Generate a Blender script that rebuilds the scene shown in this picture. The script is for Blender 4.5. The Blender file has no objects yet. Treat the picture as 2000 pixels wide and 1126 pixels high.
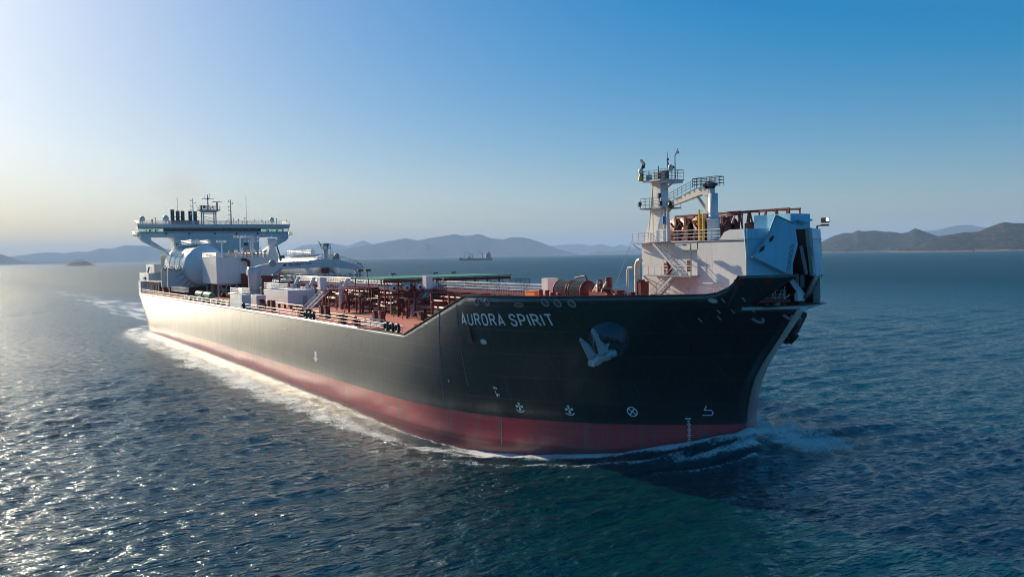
import bpy, math, random
import numpy as np
from mathutils import Vector, Matrix
random.seed(7); rng = np.random.default_rng(11)
R = math.radians
sc = bpy.context.scene
col = sc.collection

# ------------------------------------------------------------------ camera
cam_d = bpy.data.cameras.new('camera'); cam = bpy.data.objects.new('camera', cam_d); col.objects.link(cam)
cam_d.sensor_width = 36.0; cam_d.lens = 36.0 * 1684.6 / 2000.0
cam_d.clip_start = 1.0; cam_d.clip_end = 90000.0
_yaw, _pitch, _roll = 2.571737, -0.0392394, -0.0172007
_f = Vector((math.cos(_pitch)*math.cos(_yaw), math.cos(_pitch)*math.sin(_yaw), math.sin(_pitch)))
_r = Vector((math.sin(_yaw), -math.cos(_yaw), 0.0)); _u = _r.cross(_f)
_c, _s = math.cos(_roll), math.sin(_roll)
_r, _u = _c*_r + _s*_u, -_s*_r + _c*_u
M = Matrix((( _r.x, _u.x, -_f.x, 65.426), (_r.y, _u.y, -_f.y, -71.915), (_r.z, _u.z, -_f.z, 22.129), (0, 0, 0, 1)))
cam.matrix_world = M
sc.camera = cam
CAMP = Vector((65.426, -71.915, 22.129))

# ------------------------------------------------------------------ sky, sun, exposure
SUN_AZ, SUN_EL = 192.0, 23.0            # direction towards the sun, degrees from +X
wd = bpy.data.worlds.new('World'); sc.world = wd; wd.use_nodes = True
nt = wd.node_tree; nt.nodes.clear()
sky = nt.nodes.new('ShaderNodeTexSky'); sky.sky_type = 'NISHITA'; sky.sun_disc = False
sky.sun_elevation = R(SUN_EL); sky.sun_rotation = R(90.0 - SUN_AZ)
sky.air_density = 1.0; sky.dust_density = 1.4; sky.ozone_density = 5.0; sky.altitude = 0.0
bg = nt.nodes.new('ShaderNodeBackground'); bg.inputs['Strength'].default_value = 0.148
wo = nt.nodes.new('ShaderNodeOutputWorld')
hsv = nt.nodes.new('ShaderNodeHueSaturation'); hsv.inputs['Saturation'].default_value = 2.1
gm = nt.nodes.new('ShaderNodeGamma'); gm.inputs['Gamma'].default_value = 0.6
nt.links.new(sky.outputs[0], gm.inputs['Color']); nt.links.new(gm.outputs[0], hsv.inputs['Color']); nt.links.new(hsv.outputs[0], bg.inputs[0]); nt.links.new(bg.outputs[0], wo.inputs[0])
sl = bpy.data.lights.new('sun', 'SUN'); sun = bpy.data.objects.new('sun', sl); col.objects.link(sun)
sl.energy = 5.0; sl.angle = R(0.5); sl.color = (1.0, 0.82, 0.58)
_d = Vector((math.cos(R(SUN_AZ))*math.cos(R(SUN_EL)), math.sin(R(SUN_AZ))*math.cos(R(SUN_EL)), math.sin(R(SUN_EL))))
sun.rotation_euler = _d.to_track_quat('Z', 'Y').to_euler()
sc.view_settings.view_transform = 'Standard'; sc.view_settings.look = 'None'
sc.view_settings.exposure = 0.5; sc.view_settings.gamma = 1.0
sc.render.engine = 'CYCLES'
try:
    sc.cycles.use_denoising = True; sc.cycles.max_bounces = 8; sc.cycles.filter_width = 1.05
    sc.cycles.volume_bounces = 1; sc.cycles.sample_clamp_indirect = 8.0
except Exception: pass

# ------------------------------------------------------------------ helpers
class MB:
    """collects shapes that become ONE mesh object"""
    def __init__(s): s.v = []; s.f = []; s.sm = []
    def add(s, vs, fs, smooth=False):
        o = len(s.v); s.v += [tuple(map(float, p)) for p in vs]
        s.f += [tuple(i+o for i in f) for f in fs]; s.sm += [smooth]*len(fs); return s
    def box(s, x0, x1, y0, y1, z0, z1):
        v = [(x, y, z) for z in (z0, z1) for y in (y0, y1) for x in (x0, x1)]
        return s.add(v, [(0,2,3,1),(4,5,7,6),(0,1,5,4),(2,6,7,3),(0,4,6,2),(1,3,7,5)])
    def bar(s, p, q, w, h=None, up=(0,0,1)):
        h = w if h is None else h
        p, q = Vector(p), Vector(q); d = (q-p).normalized(); up = Vector(up)
        if abs(d.dot(up)) > .98: up = Vector((1,0,0))
        a = d.cross(up).normalized()*w/2; b = a.cross(d).normalized()*h/2
        v = [p-a-b, p+a-b, p+a+b, p-a+b, q-a-b, q+a-b, q+a+b, q-a+b]
        return s.add(v, [(3,2,1,0),(4,5,6,7),(0,1,5,4),(1,2,6,5),(2,3,7,6),(3,0,4,7)])
    def tube(s, p, q, r, n=8, r2=None, cap=True):
        r2 = r if r2 is None else r2
        p, q = Vector(p), Vector(q); d = (q-p).normalized()
        up = Vector((0,0,1)) if abs(d.z) < .95 else Vector((1,0,0))
        a = d.cross(up).normalized(); b = a.cross(d).normalized()
        v = []
        for c, rr in ((p, r), (q, r2)):
            for i in range(n):
                t = 2*math.pi*i/n; v.append(c + a*math.cos(t)*rr + b*math.sin(t)*rr)
        s.add(v, [(i, (i+1) % n, n+(i+1) % n, n+i) for i in range(n)], n > 5)
        if cap: s.add(v, [tuple(reversed(range(n))), tuple(range(n, 2*n))])
        return s
    def path(s, pts, r, n=6):
        for p, q in zip(pts[:-1], pts[1:]): s.tube(p, q, r, n)
        for p in pts[1:-1]:
            if n >= 6: s.ball(p, r, 6, 4)
        return s
    def lathe(s, c, axis, prof, n=24):
        """prof: (distance along axis, radius)"""
        c, d = Vector(c), Vector(axis).normalized()
        up = Vector((0,0,1)) if abs(d.z) < .95 else Vector((1,0,0))
        a = d.cross(up).normalized(); b = a.cross(d).normalized(); v = []
        for t, r in prof:
            for i in range(n):
                w = 2*math.pi*i/n; v.append(c + d*t + a*math.cos(w)*r + b*math.sin(w)*r)
        m = len(prof); f = []
        for j in range(m-1):
            for i in range(n): f.append((j*n+i, j*n+(i+1) % n, (j+1)*n+(i+1) % n, (j+1)*n+i))
        return s.add(v, f, True)
    def ball(s, c, r, n=14, m=9, sc_=(1,1,1)):
        v = []; f = []
        for j in range(m+1):
            t = math.pi*j/m
            for i in range(n):
                w = 2*math.pi*i/n
                v.append((c[0]+r*sc_[0]*math.sin(t)*math.cos(w), c[1]+r*sc_[1]*math.sin(t)*math.sin(w), c[2]+r*sc_[2]*math.cos(t)))
        for j in range(m):
            for i in range(n): f.append((j*n+i, (j+1)*n+i, (j+1)*n+(i+1) % n, j*n+(i+1) % n))
        return s.add(v, f, True)
    def prism(s, pts, off):
        """polygon of 3-D points pushed along the vector off"""
        n = len(pts); off = Vector(off); a = [Vector(p) for p in pts]; b = [p+off for p in a]
        return s.add(a+b, [tuple(reversed(range(n))), tuple(range(n, 2*n))] + [(i, (i+1) % n, n+(i+1) % n, n+i) for i in range(n)])
    def quad(s, a, b, c, d): return s.add([a, b, c, d], [(0,1,2,3)])
    def rail(s, pts, h=1.05, step=1.6, r=.03, n=3, close=False):
        """guard rail along pts: posts, top rail and mid rails"""
        if close: pts = list(pts)+[pts[0]]
        P = [Vector(p) for p in pts]
        for k in range(n):
            z = Vector((0,0,h*(1-k/n)))
            for p, q in zip(P[:-1], P[1:]): s.tube(p+z, q+z, r if k == 0 else r*.8, 4, cap=False)
        for p, q in zip(P[:-1], P[1:]):
            m = max(1, round((q-p).length/step))
            for i in range(m+1):
                c = p+(q-p)*i/m; s.tube(c, c+Vector((0,0,h)), r, 4, cap=False)
        return s
    def build(s, name, mat, parent=None):
        me = bpy.data.meshes.new(name); me.from_pydata(s.v, [], s.f); me.update()
        me.polygons.foreach_set('use_smooth', s.sm)
        me.materials.append(mat)
        o = bpy.data.objects.new(name, me); col.objects.link(o)
        if parent is not None: o.parent = parent
        return o

def tag(o, label=None, cat=None, group=None, kind=None):
    if label: o['label'] = label
    if cat: o['category'] = cat
    if group: o['group'] = group
    if kind: o['kind'] = kind
    return o
def thing(name, label, cat, loc=(0,0,0), group=None):
    o = bpy.data.objects.new(name, None); col.objects.link(o); o.location = loc; o.empty_display_size = .5
    return tag(o, label, cat, group)

# ------------------------------------------------------------------ materials
def new_mat(name):
    m = bpy.data.materials.new(name); m.use_nodes = True
    t = m.node_tree; b = t.nodes['Principled BSDF']; return m, t, b
def N(t, typ, **kw):
    n = t.nodes.new(typ)
    for k, v in kw.items():
        if k in n.inputs: n.inputs[k].default_value = v
        else: setattr(n, k, v)
    return n
def mixrgb(t, fac, a, b):
    n = t.nodes.new('ShaderNodeMix'); n.data_type = 'RGBA'
    for i, v in ((0, fac), (6, a), (7, b)):
        if isinstance(v, bpy.types.NodeSocket): t.links.new(v, n.inputs[i])
        else: n.inputs[i].default_value = v
    return n.outputs[2]
def ramp(t, src, p0, p1, c0=(0,0,0,1), c1=(1,1,1,1)):
    n = t.nodes.new('ShaderNodeValToRGB'); t.links.new(src, n.inputs[0])
    n.color_ramp.elements[0].position = p0; n.color_ramp.elements[1].position = p1
    n.color_ramp.elements[0].color = c0; n.color_ramp.elements[1].color = c1
    return n.outputs[0]
def mapped(t, scale):
    tc = t.nodes.new('ShaderNodeTexCoord'); mp = t.nodes.new('ShaderNodeMapping'); mp.inputs['Scale'].default_value = scale
    t.links.new(tc.outputs['Object'], mp.inputs[0]); return mp.outputs[0]
def paint(name, c, rough=.45, var=.22, dirt=(.10,.055,.03), dirt_amt=.35, metal=0.0, streak=True, seams=False):
    """weathered marine paint: patchy tone, downward rust streaks, uneven gloss"""
    m, t, b = new_mat(name); c = tuple(c)+(1,)
    n1 = N(t, 'ShaderNodeTexNoise', Scale=1.0, Detail=5.0); t.links.new(mapped(t, (.35,.35,.35)), n1.inputs['Vector'])
    base = mixrgb(t, n1.outputs[0], tuple(x*(1-var) for x in c[:3])+(1,), tuple(min(1, x*(1+var)) for x in c[:3])+(1,))
    n2 = N(t, 'ShaderNodeTexNoise', Scale=1.0, Detail=6.0, Roughness=.65)
    t.links.new(mapped(t, (2.2,2.2,.18) if streak else (1.3,1.3,1.3)), n2.inputs['Vector'])
    f = ramp(t, n2.outputs[0], .56, .78, (0,0,0,1), (dirt_amt,)*3+(1,))
    base = mixrgb(t, f, base, tuple(dirt)+(1,))
    if seams:
        tc = N(t, 'ShaderNodeTexCoord'); sx = N(t, 'ShaderNodeSeparateXYZ'); t.links.new(tc.outputs['Object'], sx.inputs[0])
        sa = N(t, 'ShaderNodeMath', operation='ADD'); t.links.new(sx.outputs[0], sa.inputs[0]); t.links.new(sx.outputs[1], sa.inputs[1])
        cx = N(t, 'ShaderNodeCombineXYZ'); t.links.new(sa.outputs[0], cx.inputs[0]); t.links.new(sx.outputs[2], cx.inputs[1])
        br = N(t, 'ShaderNodeTexBrick'); t.links.new(cx.outputs[0], br.inputs['Vector']); br.inputs['Scale'].default_value = 1.0
        br.inputs['Brick Width'].default_value = 2.4; br.inputs['Row Height'].default_value = 2.3; br.inputs['Mortar Size'].default_value = .03; br.inputs['Mortar Smooth'].default_value = .7
        sm = N(t, 'ShaderNodeMath', operation='MULTIPLY'); t.links.new(br.outputs['Fac'], sm.inputs[0]); sm.inputs[1].default_value = .3
        base = mixrgb(t, sm.outputs[0], base, tuple(x*.45 for x in c[:3])+(1,))
    t.links.new(base, b.inputs['Base Color'])
    rr = ramp(t, n2.outputs[0], .3, .75, (max(.05, rough-.1),)*3+(1,), (min(1, rough+.18),)*3+(1,))
    t.links.new(rr, b.inputs['Roughness']); b.inputs['Metallic'].default_value = metal
    bp = N(t, 'ShaderNodeBump', Strength=.25, Distance=.03); t.links.new(n1.outputs[0], bp.inputs['Height']); t.links.new(bp.outputs[0], b.inputs['Normal'])
    return m
WHITE = paint('white_paint', (.74,.75,.74), .38, .10, (.34,.22,.13), .5, seams=True)
CREAM = paint('cream_paint', (.74,.70,.58), .4, .08, (.34,.22,.12), .3)
FRONTP = paint('white_paint_blue_shade', (.25,.56,.74), .4, .08, (.25,.2,.15), .4, seams=True)  # white paint, the blue skylight of the shaded front put into its colour
BLUEWHITE = paint('pale_grey_paint', (.55,.60,.63), .4, .1, (.25,.2,.15), .4, seams=True)
GREYP = paint('grey_paint', (.30,.32,.34), .45, .12)
STEEL = paint('galvanised_steel', (.42,.43,.43), .4, .15, (.25,.16,.1), .25, .3)
RED = paint('red_oxide_paint', (.19,.02,.017), .5, .25, (.07,.03,.02), .5)
DRED = paint('dark_red_paint', (.13,.014,.013), .55, .25)
DECKM = paint('deck_red_paint', (.54,.165,.11), .6, .16, (.16,.07,.05), .55, streak=False)
BROWNP = paint('pipe_oxide_paint', (.27,.085,.06), .42, .2, (.5,.36,.28), .25)
BLACK = paint('black_paint', (.014,.015,.017), .4, .3, (.06,.04,.03), .3)
GREEN = paint('green_paint', (.05,.26,.15), .5, .2)
LIME = paint('lime_cover', (.22,.55,.02), .6, .15, dirt_amt=.1)
ORANGE = paint('orange_paint', (.75,.20,.015), .5, .15, dirt_amt=.15)
YELLOW = paint('yellow_paint', (.70,.42,.03), .45, .12)
NAVY = paint('navy_paint', (.03,.055,.085), .45, .2)
MARK = paint('white_marking', (.78,.80,.80), .5, .06, (.3,.25,.2), .2)
ROPE = paint('wire_rope', (.16,.15,.14), .6, .3)
RUST = paint('rust', (.05,.025,.014), .85, .4, streak=False)
BLUEP = paint('blue_paint', (.02,.16,.42), .4, .15)
def glass(name, tint):
    m, t, b = new_mat(name); b.inputs['Base Color'].default_value = tint; b.inputs['Roughness'].default_value = .06
    b.inputs['Specular IOR Level'].default_value = .6
    n1 = N(t, 'ShaderNodeTexNoise', Scale=.8); bp = N(t, 'ShaderNodeBump', Strength=.05); t.links.new(n1.outputs[0], bp.inputs['Height']); t.links.new(bp.outputs[0], b.inputs['Normal'])
    return m
DGLASS = glass('dark_window_glass', (.012,.018,.024,1))
def seeglass():
    m, t, b = new_mat('green_tinted_glass')
    tr = N(t, 'ShaderNodeBsdfTransparent'); tr.inputs[0].default_value = (.80,.94,.88,1)
    gl = N(t, 'ShaderNodeBsdfGlossy', Roughness=.04); mx = N(t, 'ShaderNodeMixShader'); fr = N(t, 'ShaderNodeFresnel', IOR=1.45)
    t.links.new(fr.outputs[0], mx.inputs[0]); t.links.new(tr.outputs[0], mx.inputs[1]); t.links.new(gl.outputs[0], mx.inputs[2])
    t.links.new(mx.outputs[0], t.nodes['Material Output'].inputs[0]); return m
SGLASS = seeglass()
def emis(name, c, s):
    m, t, b = new_mat(name); b.inputs['Emission Color'].default_value = c; b.inputs['Emission Strength'].default_value = s; return m
LAMPON = emis('lit_lamp', (1,.82,.5,1), 9)

def hull_material():
    m, t, b = new_mat('hull_paint')
    tc = N(t, 'ShaderNodeTexCoord'); sx = N(t, 'ShaderNodeSeparateXYZ'); t.links.new(tc.outputs['Object'], sx.inputs[0])
    # boot-top edge painted at 3.2 m
    gt = N(t, 'ShaderNodeMath', operation='GREATER_THAN'); t.links.new(sx.outputs[2], gt.inputs[0]); gt.inputs[1].default_value = 3.2
    # plating: seams drawn from a brick pattern on (x, z)
    cx = N(t, 'ShaderNodeCombineXYZ'); t.links.new(sx.outputs[0], cx.inputs[0]); t.links.new(sx.outputs[2], cx.inputs[1])
    br = N(t, 'ShaderNodeTexBrick'); t.links.new(cx.outputs[0], br.inputs['Vector'])
    br.inputs['Scale'].default_value = 1.0; br.inputs['Brick Width'].default_value = 12.0; br.inputs['Row Height'].default_value = 2.75
    br.inputs['Mortar Size'].default_value = .035; br.inputs['Mortar Smooth'].default_value = .6; br.inputs['Bias'].default_value = 0
    br.inputs['Color1'].default_value = (.42,.42,.42,1); br.inputs['Color2'].default_value = (.58,.58,.58,1); br.inputs['Mortar'].default_value = (.5,.5,.5,1)
    ns = N(t, 'ShaderNodeTexNoise', Scale=1.0, Detail=7.0, Roughness=.62)
    mp = N(t, 'ShaderNodeMapping'); mp.inputs['Scale'].default_value = (1.5,1.5,.06); t.links.new(tc.outputs['Object'], mp.inputs[0]); t.links.new(mp.outputs[0], ns.inputs['Vector'])
    nb = N(t, 'ShaderNodeTexNoise', Scale=.16, Detail=5.0); t.links.new(tc.outputs['Object'], nb.inputs['Vector'])
    st = ramp(t, ns.outputs[0], .5, .8)
    blk = mixrgb(t, nb.outputs[0], (.006,.010,.013,1), (.013,.018,.021,1))
    blk = mixrgb(t, st, blk, (.03,.03,.028,1))
    n3 = N(t, 'ShaderNodeTexNoise', Scale=1.0, Detail=4.0); mp3 = N(t, 'ShaderNodeMapping'); mp3.inputs['Scale'].default_value = (1.3,1.3,.09); mp3.inputs['Location'].default_value = (7,3,1); t.links.new(tc.outputs['Object'], mp3.inputs[0]); t.links.new(mp3.outputs[0], n3.inputs['Vector'])
    blk = mixrgb(t, ramp(t, n3.outputs[0], .64, .82), blk, (.055,.028,.016,1))
    red = mixrgb(t, nb.outputs[0], (.52,.032,.045,1), (.62,.052,.062,1))
    red = mixrgb(t, st, red, (.24,.12,.10,1))
    # wet, slimed strip just above the water, and pale scum lines
    wz = N(t, 'ShaderNodeMath', operation='MULTIPLY_ADD'); t.links.new(ns.outputs[0], wz.inputs[0]); wz.inputs[1].default_value = -.5; t.links.new(sx.outputs[2], wz.inputs[2])
    red = mixrgb(t, ramp(t, wz.outputs[0], .0, .35, (.6,.6,.6,1), (0,0,0,1)), red, (.09,.024,.02,1))
    n4 = N(t, 'ShaderNodeTexNoise', Scale=1.0, Detail=5.0); mp4 = N(t, 'ShaderNodeMapping'); mp4.inputs['Scale'].default_value = (.12,.12,2.6); t.links.new(tc.outputs['Object'], mp4.inputs[0]); t.links.new(mp4.outputs[0], n4.inputs['Vector'])
    red = mixrgb(t, ramp(t, n4.outputs[0], .58, .72, (0,0,0,1), (.4,.4,.4,1)), red, (.40,.16,.13,1))
    cl = mixrgb(t, gt.outputs[0], red, blk)
    sm = N(t, 'ShaderNodeMath', operation='MULTIPLY'); t.links.new(br.outputs['Fac'], sm.inputs[0]); sm.inputs[1].default_value = .34
    cl = mixrgb(t, sm.outputs[0], cl, (.09,.10,.10,1))
    t.links.new(cl, b.inputs['Base Color'])
    ro = ramp(t, ns.outputs[0], .3, .8, (.27,.27,.27,1), (.42,.42,.42,1)); t.links.new(ro, b.inputs['Roughness'])
    b.inputs['Specular IOR Level'].default_value = .5
    b.inputs['Coat Weight'].default_value = .9; b.inputs['Coat Roughness'].default_value = .2; b.inputs['Coat IOR'].default_value = 1.6
    # plate waviness between frames and weld seams
    nw = N(t, 'ShaderNodeTexNoise', Scale=.5, Detail=2.0); t.links.new(tc.outputs['Object'], nw.inputs['Vector'])
    ad = N(t, 'ShaderNodeMath', operation='MULTIPLY_ADD'); t.links.new(br.outputs['Fac'], ad.inputs[0]); ad.inputs[1].default_value = .35; t.links.new(nw.outputs[0], ad.inputs[2])
    bp = N(t, 'ShaderNodeBump', Strength=.4, Distance=.09); t.links.new(ad.outputs[0], bp.inputs['Height']); t.links.new(bp.outputs[0], b.inputs['Normal'])
    return m
HULLM = hull_material()

# ------------------------------------------------------------------ hull form (X forward, starboard at -Y, water at Z 0)
BEAM = 23.2; DZ = 11.95; FZ = 16.4
_zs = [-3,3.2,4.2,5.5,6.9,8.4,10.5,12.5,14.8,16.4,17.2,19.6]; _xs = [0,0,.1,.35,.7,1.25,2.7,4.3,6.0,7.2,7.8,9.0]
def stem(z): return float(np.interp(z, _zs, _xs))
def hbr(X, z):
    """half breadth of the hull"""
    if X < -150:
        xa = -212 - min(max(z, 0), 12)*1.6
        if X > xa: return BEAM
        t = (xa-X)/(xa+250.0001) if xa > -250 else 0
        return BEAM*(1-(.62-.035*min(max(z, 0), 12))*t**2.1)
    w = min(max((z-3.2)/14.3, 0), 1)**.9
    xf = -53+25*w; p = 3.45-.45*w; q = 1.107-.107*w; s = stem(z)
    t = min(max((s-X)/(s-xf), 0), 1)
    return BEAM*(1-(1-t)**p)**(1/q)
def hpt(X, z, off=0.0, side=-1):
    """point on the shell, pushed out by off along its normal"""
    y = hbr(X, z); P = Vector((X, side*y, z))
    if off:
        e = .15
        a = Vector((X+e, side*hbr(X+e, z), z))-P; b = Vector((X, side*hbr(X, z+e), z+e))-P
        n = a.cross(b)*(-side)
        n = n if n.y*side > 0 else -n
        P = P + n.normalized()*off
    return P
def ztop(X):
    if X <= -37.1: return DZ
    if X <= -21: return DZ+(X+37.1)/16.1*(17.5-DZ)
    if X <= 2.6: return 17.5+.22*(X+21)/23.6
    if X <= 5.2:
        k = (X-2.6)/2.6; return 17.72+1.88*k**2.4
    return 19.6

ship = thing('tanker_ship', 'huge black and red shuttle tanker with white bridge and bow house, filling the middle', 'ship')
def part(name, mb, mat, parent=None, label=None):
    o = mb.build(name, mat, ship if parent is None else parent)
    if label: o['label'] = label
    return o

TCUT = None
def col_top(t):
    z = 17.0
    for _ in range(40):
        X = stem(z)-t*(stem(z)+53); z = .5*z+.5*min(ztop(X), 19.6)
    return z, X
# find the column where the house corner (X = 5.2) starts; ahead of it the shell stops at the loading platform
lo, hi = 0.0, .3
for _ in range(40):
    m_ = (lo+hi)/2
    if col_top(m_)[1] > 5.2: lo = m_
    else: hi = m_
TCUT = hi
ts = sorted(set([0.0]+[TCUT*i/7 for i in range(1, 8)]+[TCUT+(1-TCUT)*(i/46)**1.35 for i in range(1, 47)]+[.722,.475,TCUT+.002]))
cols = []
for t in ts:
    if t < TCUT-1e-6: zt = 16.35
    else: zt, _ = col_top(t)
    zz = [-2.5,-1,0,1,2,3.2]+[3.2+(zt-3.2)*i/16 for i in range(1, 17)]
    cols.append([(stem(z)-t*(stem(z)+53), hbr(stem(z)-t*(stem(z)+53), z), z) for z in zz])
for X in [-60,-75,-90,-110,-130,-150,-170,-190,-200,-206,-212,-216,-220,-224,-228,-231,-234,-237,-240,-243,-246,-248.5,-250]:
    zz = [-2.5,-1,0,1,2,3.2]+[3.2+(DZ-3.2)*i/16 for i in range(1, 17)]
    cols.append([(X, hbr(X, z), z) for z in zz])
hm = MB(); nz = len(cols[0])
for sd in (-1, 1):
    v = [(x, sd*y, z) for c in cols for (x, y, z) in c]; f = []
    for i in range(len(cols)-1):
        for j in range(nz-1):
            q = (i*nz+j, (i+1)*nz+j, (i+1)*nz+j+1, i*nz+j+1)
            f.append(q[::-1] if sd < 0 else q)
    hm.add(v, f, True)
c = cols[-1]                                             # transom
hm.add([(x, -y, z) for x, y, z in c]+[(x, y, z) for x, y, z in c], [(j, nz+j, nz+j+1, j+1) for j in range(nz-1)])
# bow shell above the loading platform, either side of the open mouth
def bow_patch(sd, edge):
    v = []; f = []; nr, ncv = 10, 8
    for j in range(nr+1):
        z = 16.35+(19.6-16.35)*j/nr; ye = edge(z)
        a, b_ = 0.0, TCUT
        for _ in range(30):
            mm = (a+b_)/2
            if hbr(stem(z)-mm*(stem(z)+53), z) < ye: a = mm
            else: b_ = mm
        for i in range(ncv+1):
            t = a+(TCUT-a)*i/ncv; X = stem(z)-t*(stem(z)+53); v.append((X, sd*hbr(X, z), z))
    for j in range(nr):
        for i in range(ncv):
            q = (j*(ncv+1)+i, j*(ncv+1)+i+1, (j+1)*(ncv+1)+i+1, (j+1)*(ncv+1)+i)
            f.append(q[::-1] if sd < 0 else q)
    hm.add(v, f, True)
bow_patch(-1, lambda z: 4.5+(1.2-4.5)*(z-16.35)/3.25)
bow_patch(1, lambda z: .45+(1.5-.45)*(z-16.35)/3.25)
hull = part('hull', hm, HULLM)
sol = hull.modifiers.new('plate', 'SOLIDIFY'); sol.thickness = .12; sol.offset = -1

# bulwark cap rail along the top edge
for sd in (-1, 1):
    mb = MB(); pts = [Vector((c_[-1][0], sd*c_[-1][1], c_[-1][2]+.03)) for c_, t in zip(cols, ts) if t >= TCUT]
    mb.path(pts, .09, 5); part('cap_rail', mb, BLACK, hull)

# decks
mb = MB()
xsd = [-250,-246,-240,-234,-228,-220,-212,-190,-150,-100,-60,-53,-45,-37,-30,-24,-21]
v = []; f = []
for X in xsd: y = hbr(X, DZ)-.06; v += [(X, -y, DZ-.12), (X, 0, DZ), (X, y, DZ-.12)]
for i in range(len(xsd)-1):
    for k in (0, 1): f.append((i*3+k, i*3+k+1, i*3+k+4, i*3+k+3))
mb.add(v, f); part('main_deck', mb, DECKM)
mb = MB(); v = []; f = []; xsd = [-21,-18,-14,-10,-6,-3,0,2,4,5.5,6.4,7.0]
for X in xsd: y = max(.1, hbr(X, FZ)-.1); v += [(X, -y, FZ), (X, y, FZ)]
for i in range(len(xsd)-1): f.append((i*2, i*2+1, i*2+3, i*2+2))
mb.add(v, f); mb.quad((-21,-hbr(-21,FZ)+.1,FZ), (-21,-hbr(-21,FZ)+.1,DZ), (-21,hbr(-21,FZ)-.1,DZ), (-21,hbr(-21,FZ)-.1,FZ))
part('forecastle_deck', mb, DECKM)

# ------------------------------------------------------------------ hull openings, lettering, marks
def hull_frame(X0, z0):
    e = .2; P = hpt(X0, z0); a = (hpt(X0+e, z0)-P).normalized()
    return a, abs(a.x)
def hull_poly(mb, X0, z0, polys, off=.045, dzdx=0.0):
    """flat polygons (u forward along the shell, v up) wrapped on the starboard shell"""
    _, k = hull_frame(X0, z0)
    for p in polys:
        pts = []
        for u, w in p:
            X = X0+u*k; pts.append(hpt(X, z0+w+dzdx*u*k, off))
        mb.add(pts, [tuple(range(len(pts)))])
def ring(u0, v0, r, w, n=24, a0=0, a1=360):
    o = []
    for i in range(n):
        t0, t1 = R(a0+(a1-a0)*i/n), R(a0+(a1-a0)*(i+1)/n)
        o.append([(u0+r*math.cos(t0), v0+r*math.sin(t0)), (u0+r*math.cos(t1), v0+r*math.sin(t1)), (u0+(r-w)*math.cos(t1), v0+(r-w)*math.sin(t1)), (u0+(r-w)*math.cos(t0), v0+(r-w)*math.sin(t0))])
    return o
def stroke(a, b, w0, w1=None):
    w1 = w0 if w1 is None else w1; d = Vector((b[0]-a[0], b[1]-a[1])).normalized(); n = Vector((-d.y, d.x))
    return [(a[0]+n.x*w0/2, a[1]+n.y*w0/2), (a[0]-n.x*w0/2, a[1]-n.y*w0/2), (b[0]-n.x*w1/2, b[1]-n.y*w1/2), (b[0]+n.x*w1/2, b[1]+n.y*w1/2)]

def ship_name():
    """block capitals: centre lines with mitred strokes, cell height 1"""
    G = {'A':(.62,[[(0,0),(.31,1),(.62,0)],[(.12,.27),(.5,.27)]]), 'U':(.58,[[(0,1),(0,.26),(.07,.07),(.19,0),(.39,0),(.51,.07),(.58,.26),(.58,1)]]),
         'R':(.58,[[(0,0),(0,1),(.38,1),(.52,.93),(.57,.76),(.52,.58),(.38,.5),(.0,.5)],[(.34,.5),(.6,0)]]), 'O':(.6,[[(.3,0),(.13,.03),(.03,.16),(0,.34),(0,.66),(.03,.84),(.13,.97),(.3,1),(.47,.97),(.57,.84),(.6,.66),(.6,.34),(.57,.16),(.47,.03),(.3,0)]]),
         'S':(.58,[[(.57,.76),(.53,.9),(.42,.99),(.18,.99),(.06,.91),(.02,.77),(.07,.62),(.2,.55),(.4,.47),(.53,.39),(.57,.25),(.52,.09),(.4,.01),(.17,.01),(.05,.1),(0,.26)]]),
         'P':(.57,[[(0,0),(0,1),(.38,1),(.52,.93),(.57,.74),(.52,.55),(.38,.47),(0,.47)]]), 'I':(0,[[(0,0),(0,1)]]), 'T':(.6,[[(0,1),(.6,1)],[(.3,1),(.3,0)]])}
    W = .17; x = 0; items = []
    for ch in 'AURORA SPIRIT':
        if ch == ' ': x += .36; continue
        w, L_ = G[ch]; items.append((x, L_)); x += w+.36
    tot = x-.36
    xs_ = np.linspace(-22.15, -9.5, 90); sl_ = [0]
    for a, b_ in zip(xs_[:-1], xs_[1:]): sl_.append(sl_[-1]+math.hypot(b_-a, hbr(b_, 14.9)-hbr(a, 14.9)))
    sl_ = np.array(sl_)/sl_[-1]
    mb = MB(); lev = 0
    for x0, L_ in items:
        for k, pl in enumerate(L_):
            P = [Vector(p) for p in pl]; n = len(P); closed = (P[0]-P[-1]).length < 1e-6; rows = []
            # subdivide long straights so that they follow the shell
            Q = [P[0]]
            for a, b_ in zip(P[:-1], P[1:]):
                m_ = max(1, int((b_-a).length/.2)); Q += [a+(b_-a)*(i+1)/m_ for i in range(m_)]
            P = Q; n = len(P)
            for i in range(n):
                if closed: d0 = (P[i]-P[i-1 if i else n-2]).normalized(); d1 = (P[(i+1) if i < n-1 else 1]-P[i]).normalized()
                else:
                    d0 = (P[i]-P[i-1]).normalized() if i else (P[1]-P[0]).normalized(); d1 = (P[i+1]-P[i]).normalized() if i < n-1 else d0
                d = (d0+d1).normalized(); nn = Vector((-d.y, d.x)); w = W/2/max(.5, nn.dot(Vector((-d0.y, d0.x)))); rows.append((P[i]+nn*w, P[i]-nn*w))
            v = []
            for a, b_ in rows:
                for q in (a, b_):
                    s_ = min(max((x0+q.x)/tot, -.02), 1.02); X = float(np.interp(s_, sl_, xs_)); v.append(hpt(X, 14.14+.38*s_+q.y*(1.24-.06*s_), .05+.006*k))
            mb.add(v, [(2*i, 2*i+1, 2*i+3, 2*i+2) for i in range(n-1)])
    o = part('name_lettering', mb, MARK, hull); o['label'] = 'white capital letters of the ship name'
ship_name()
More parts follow.
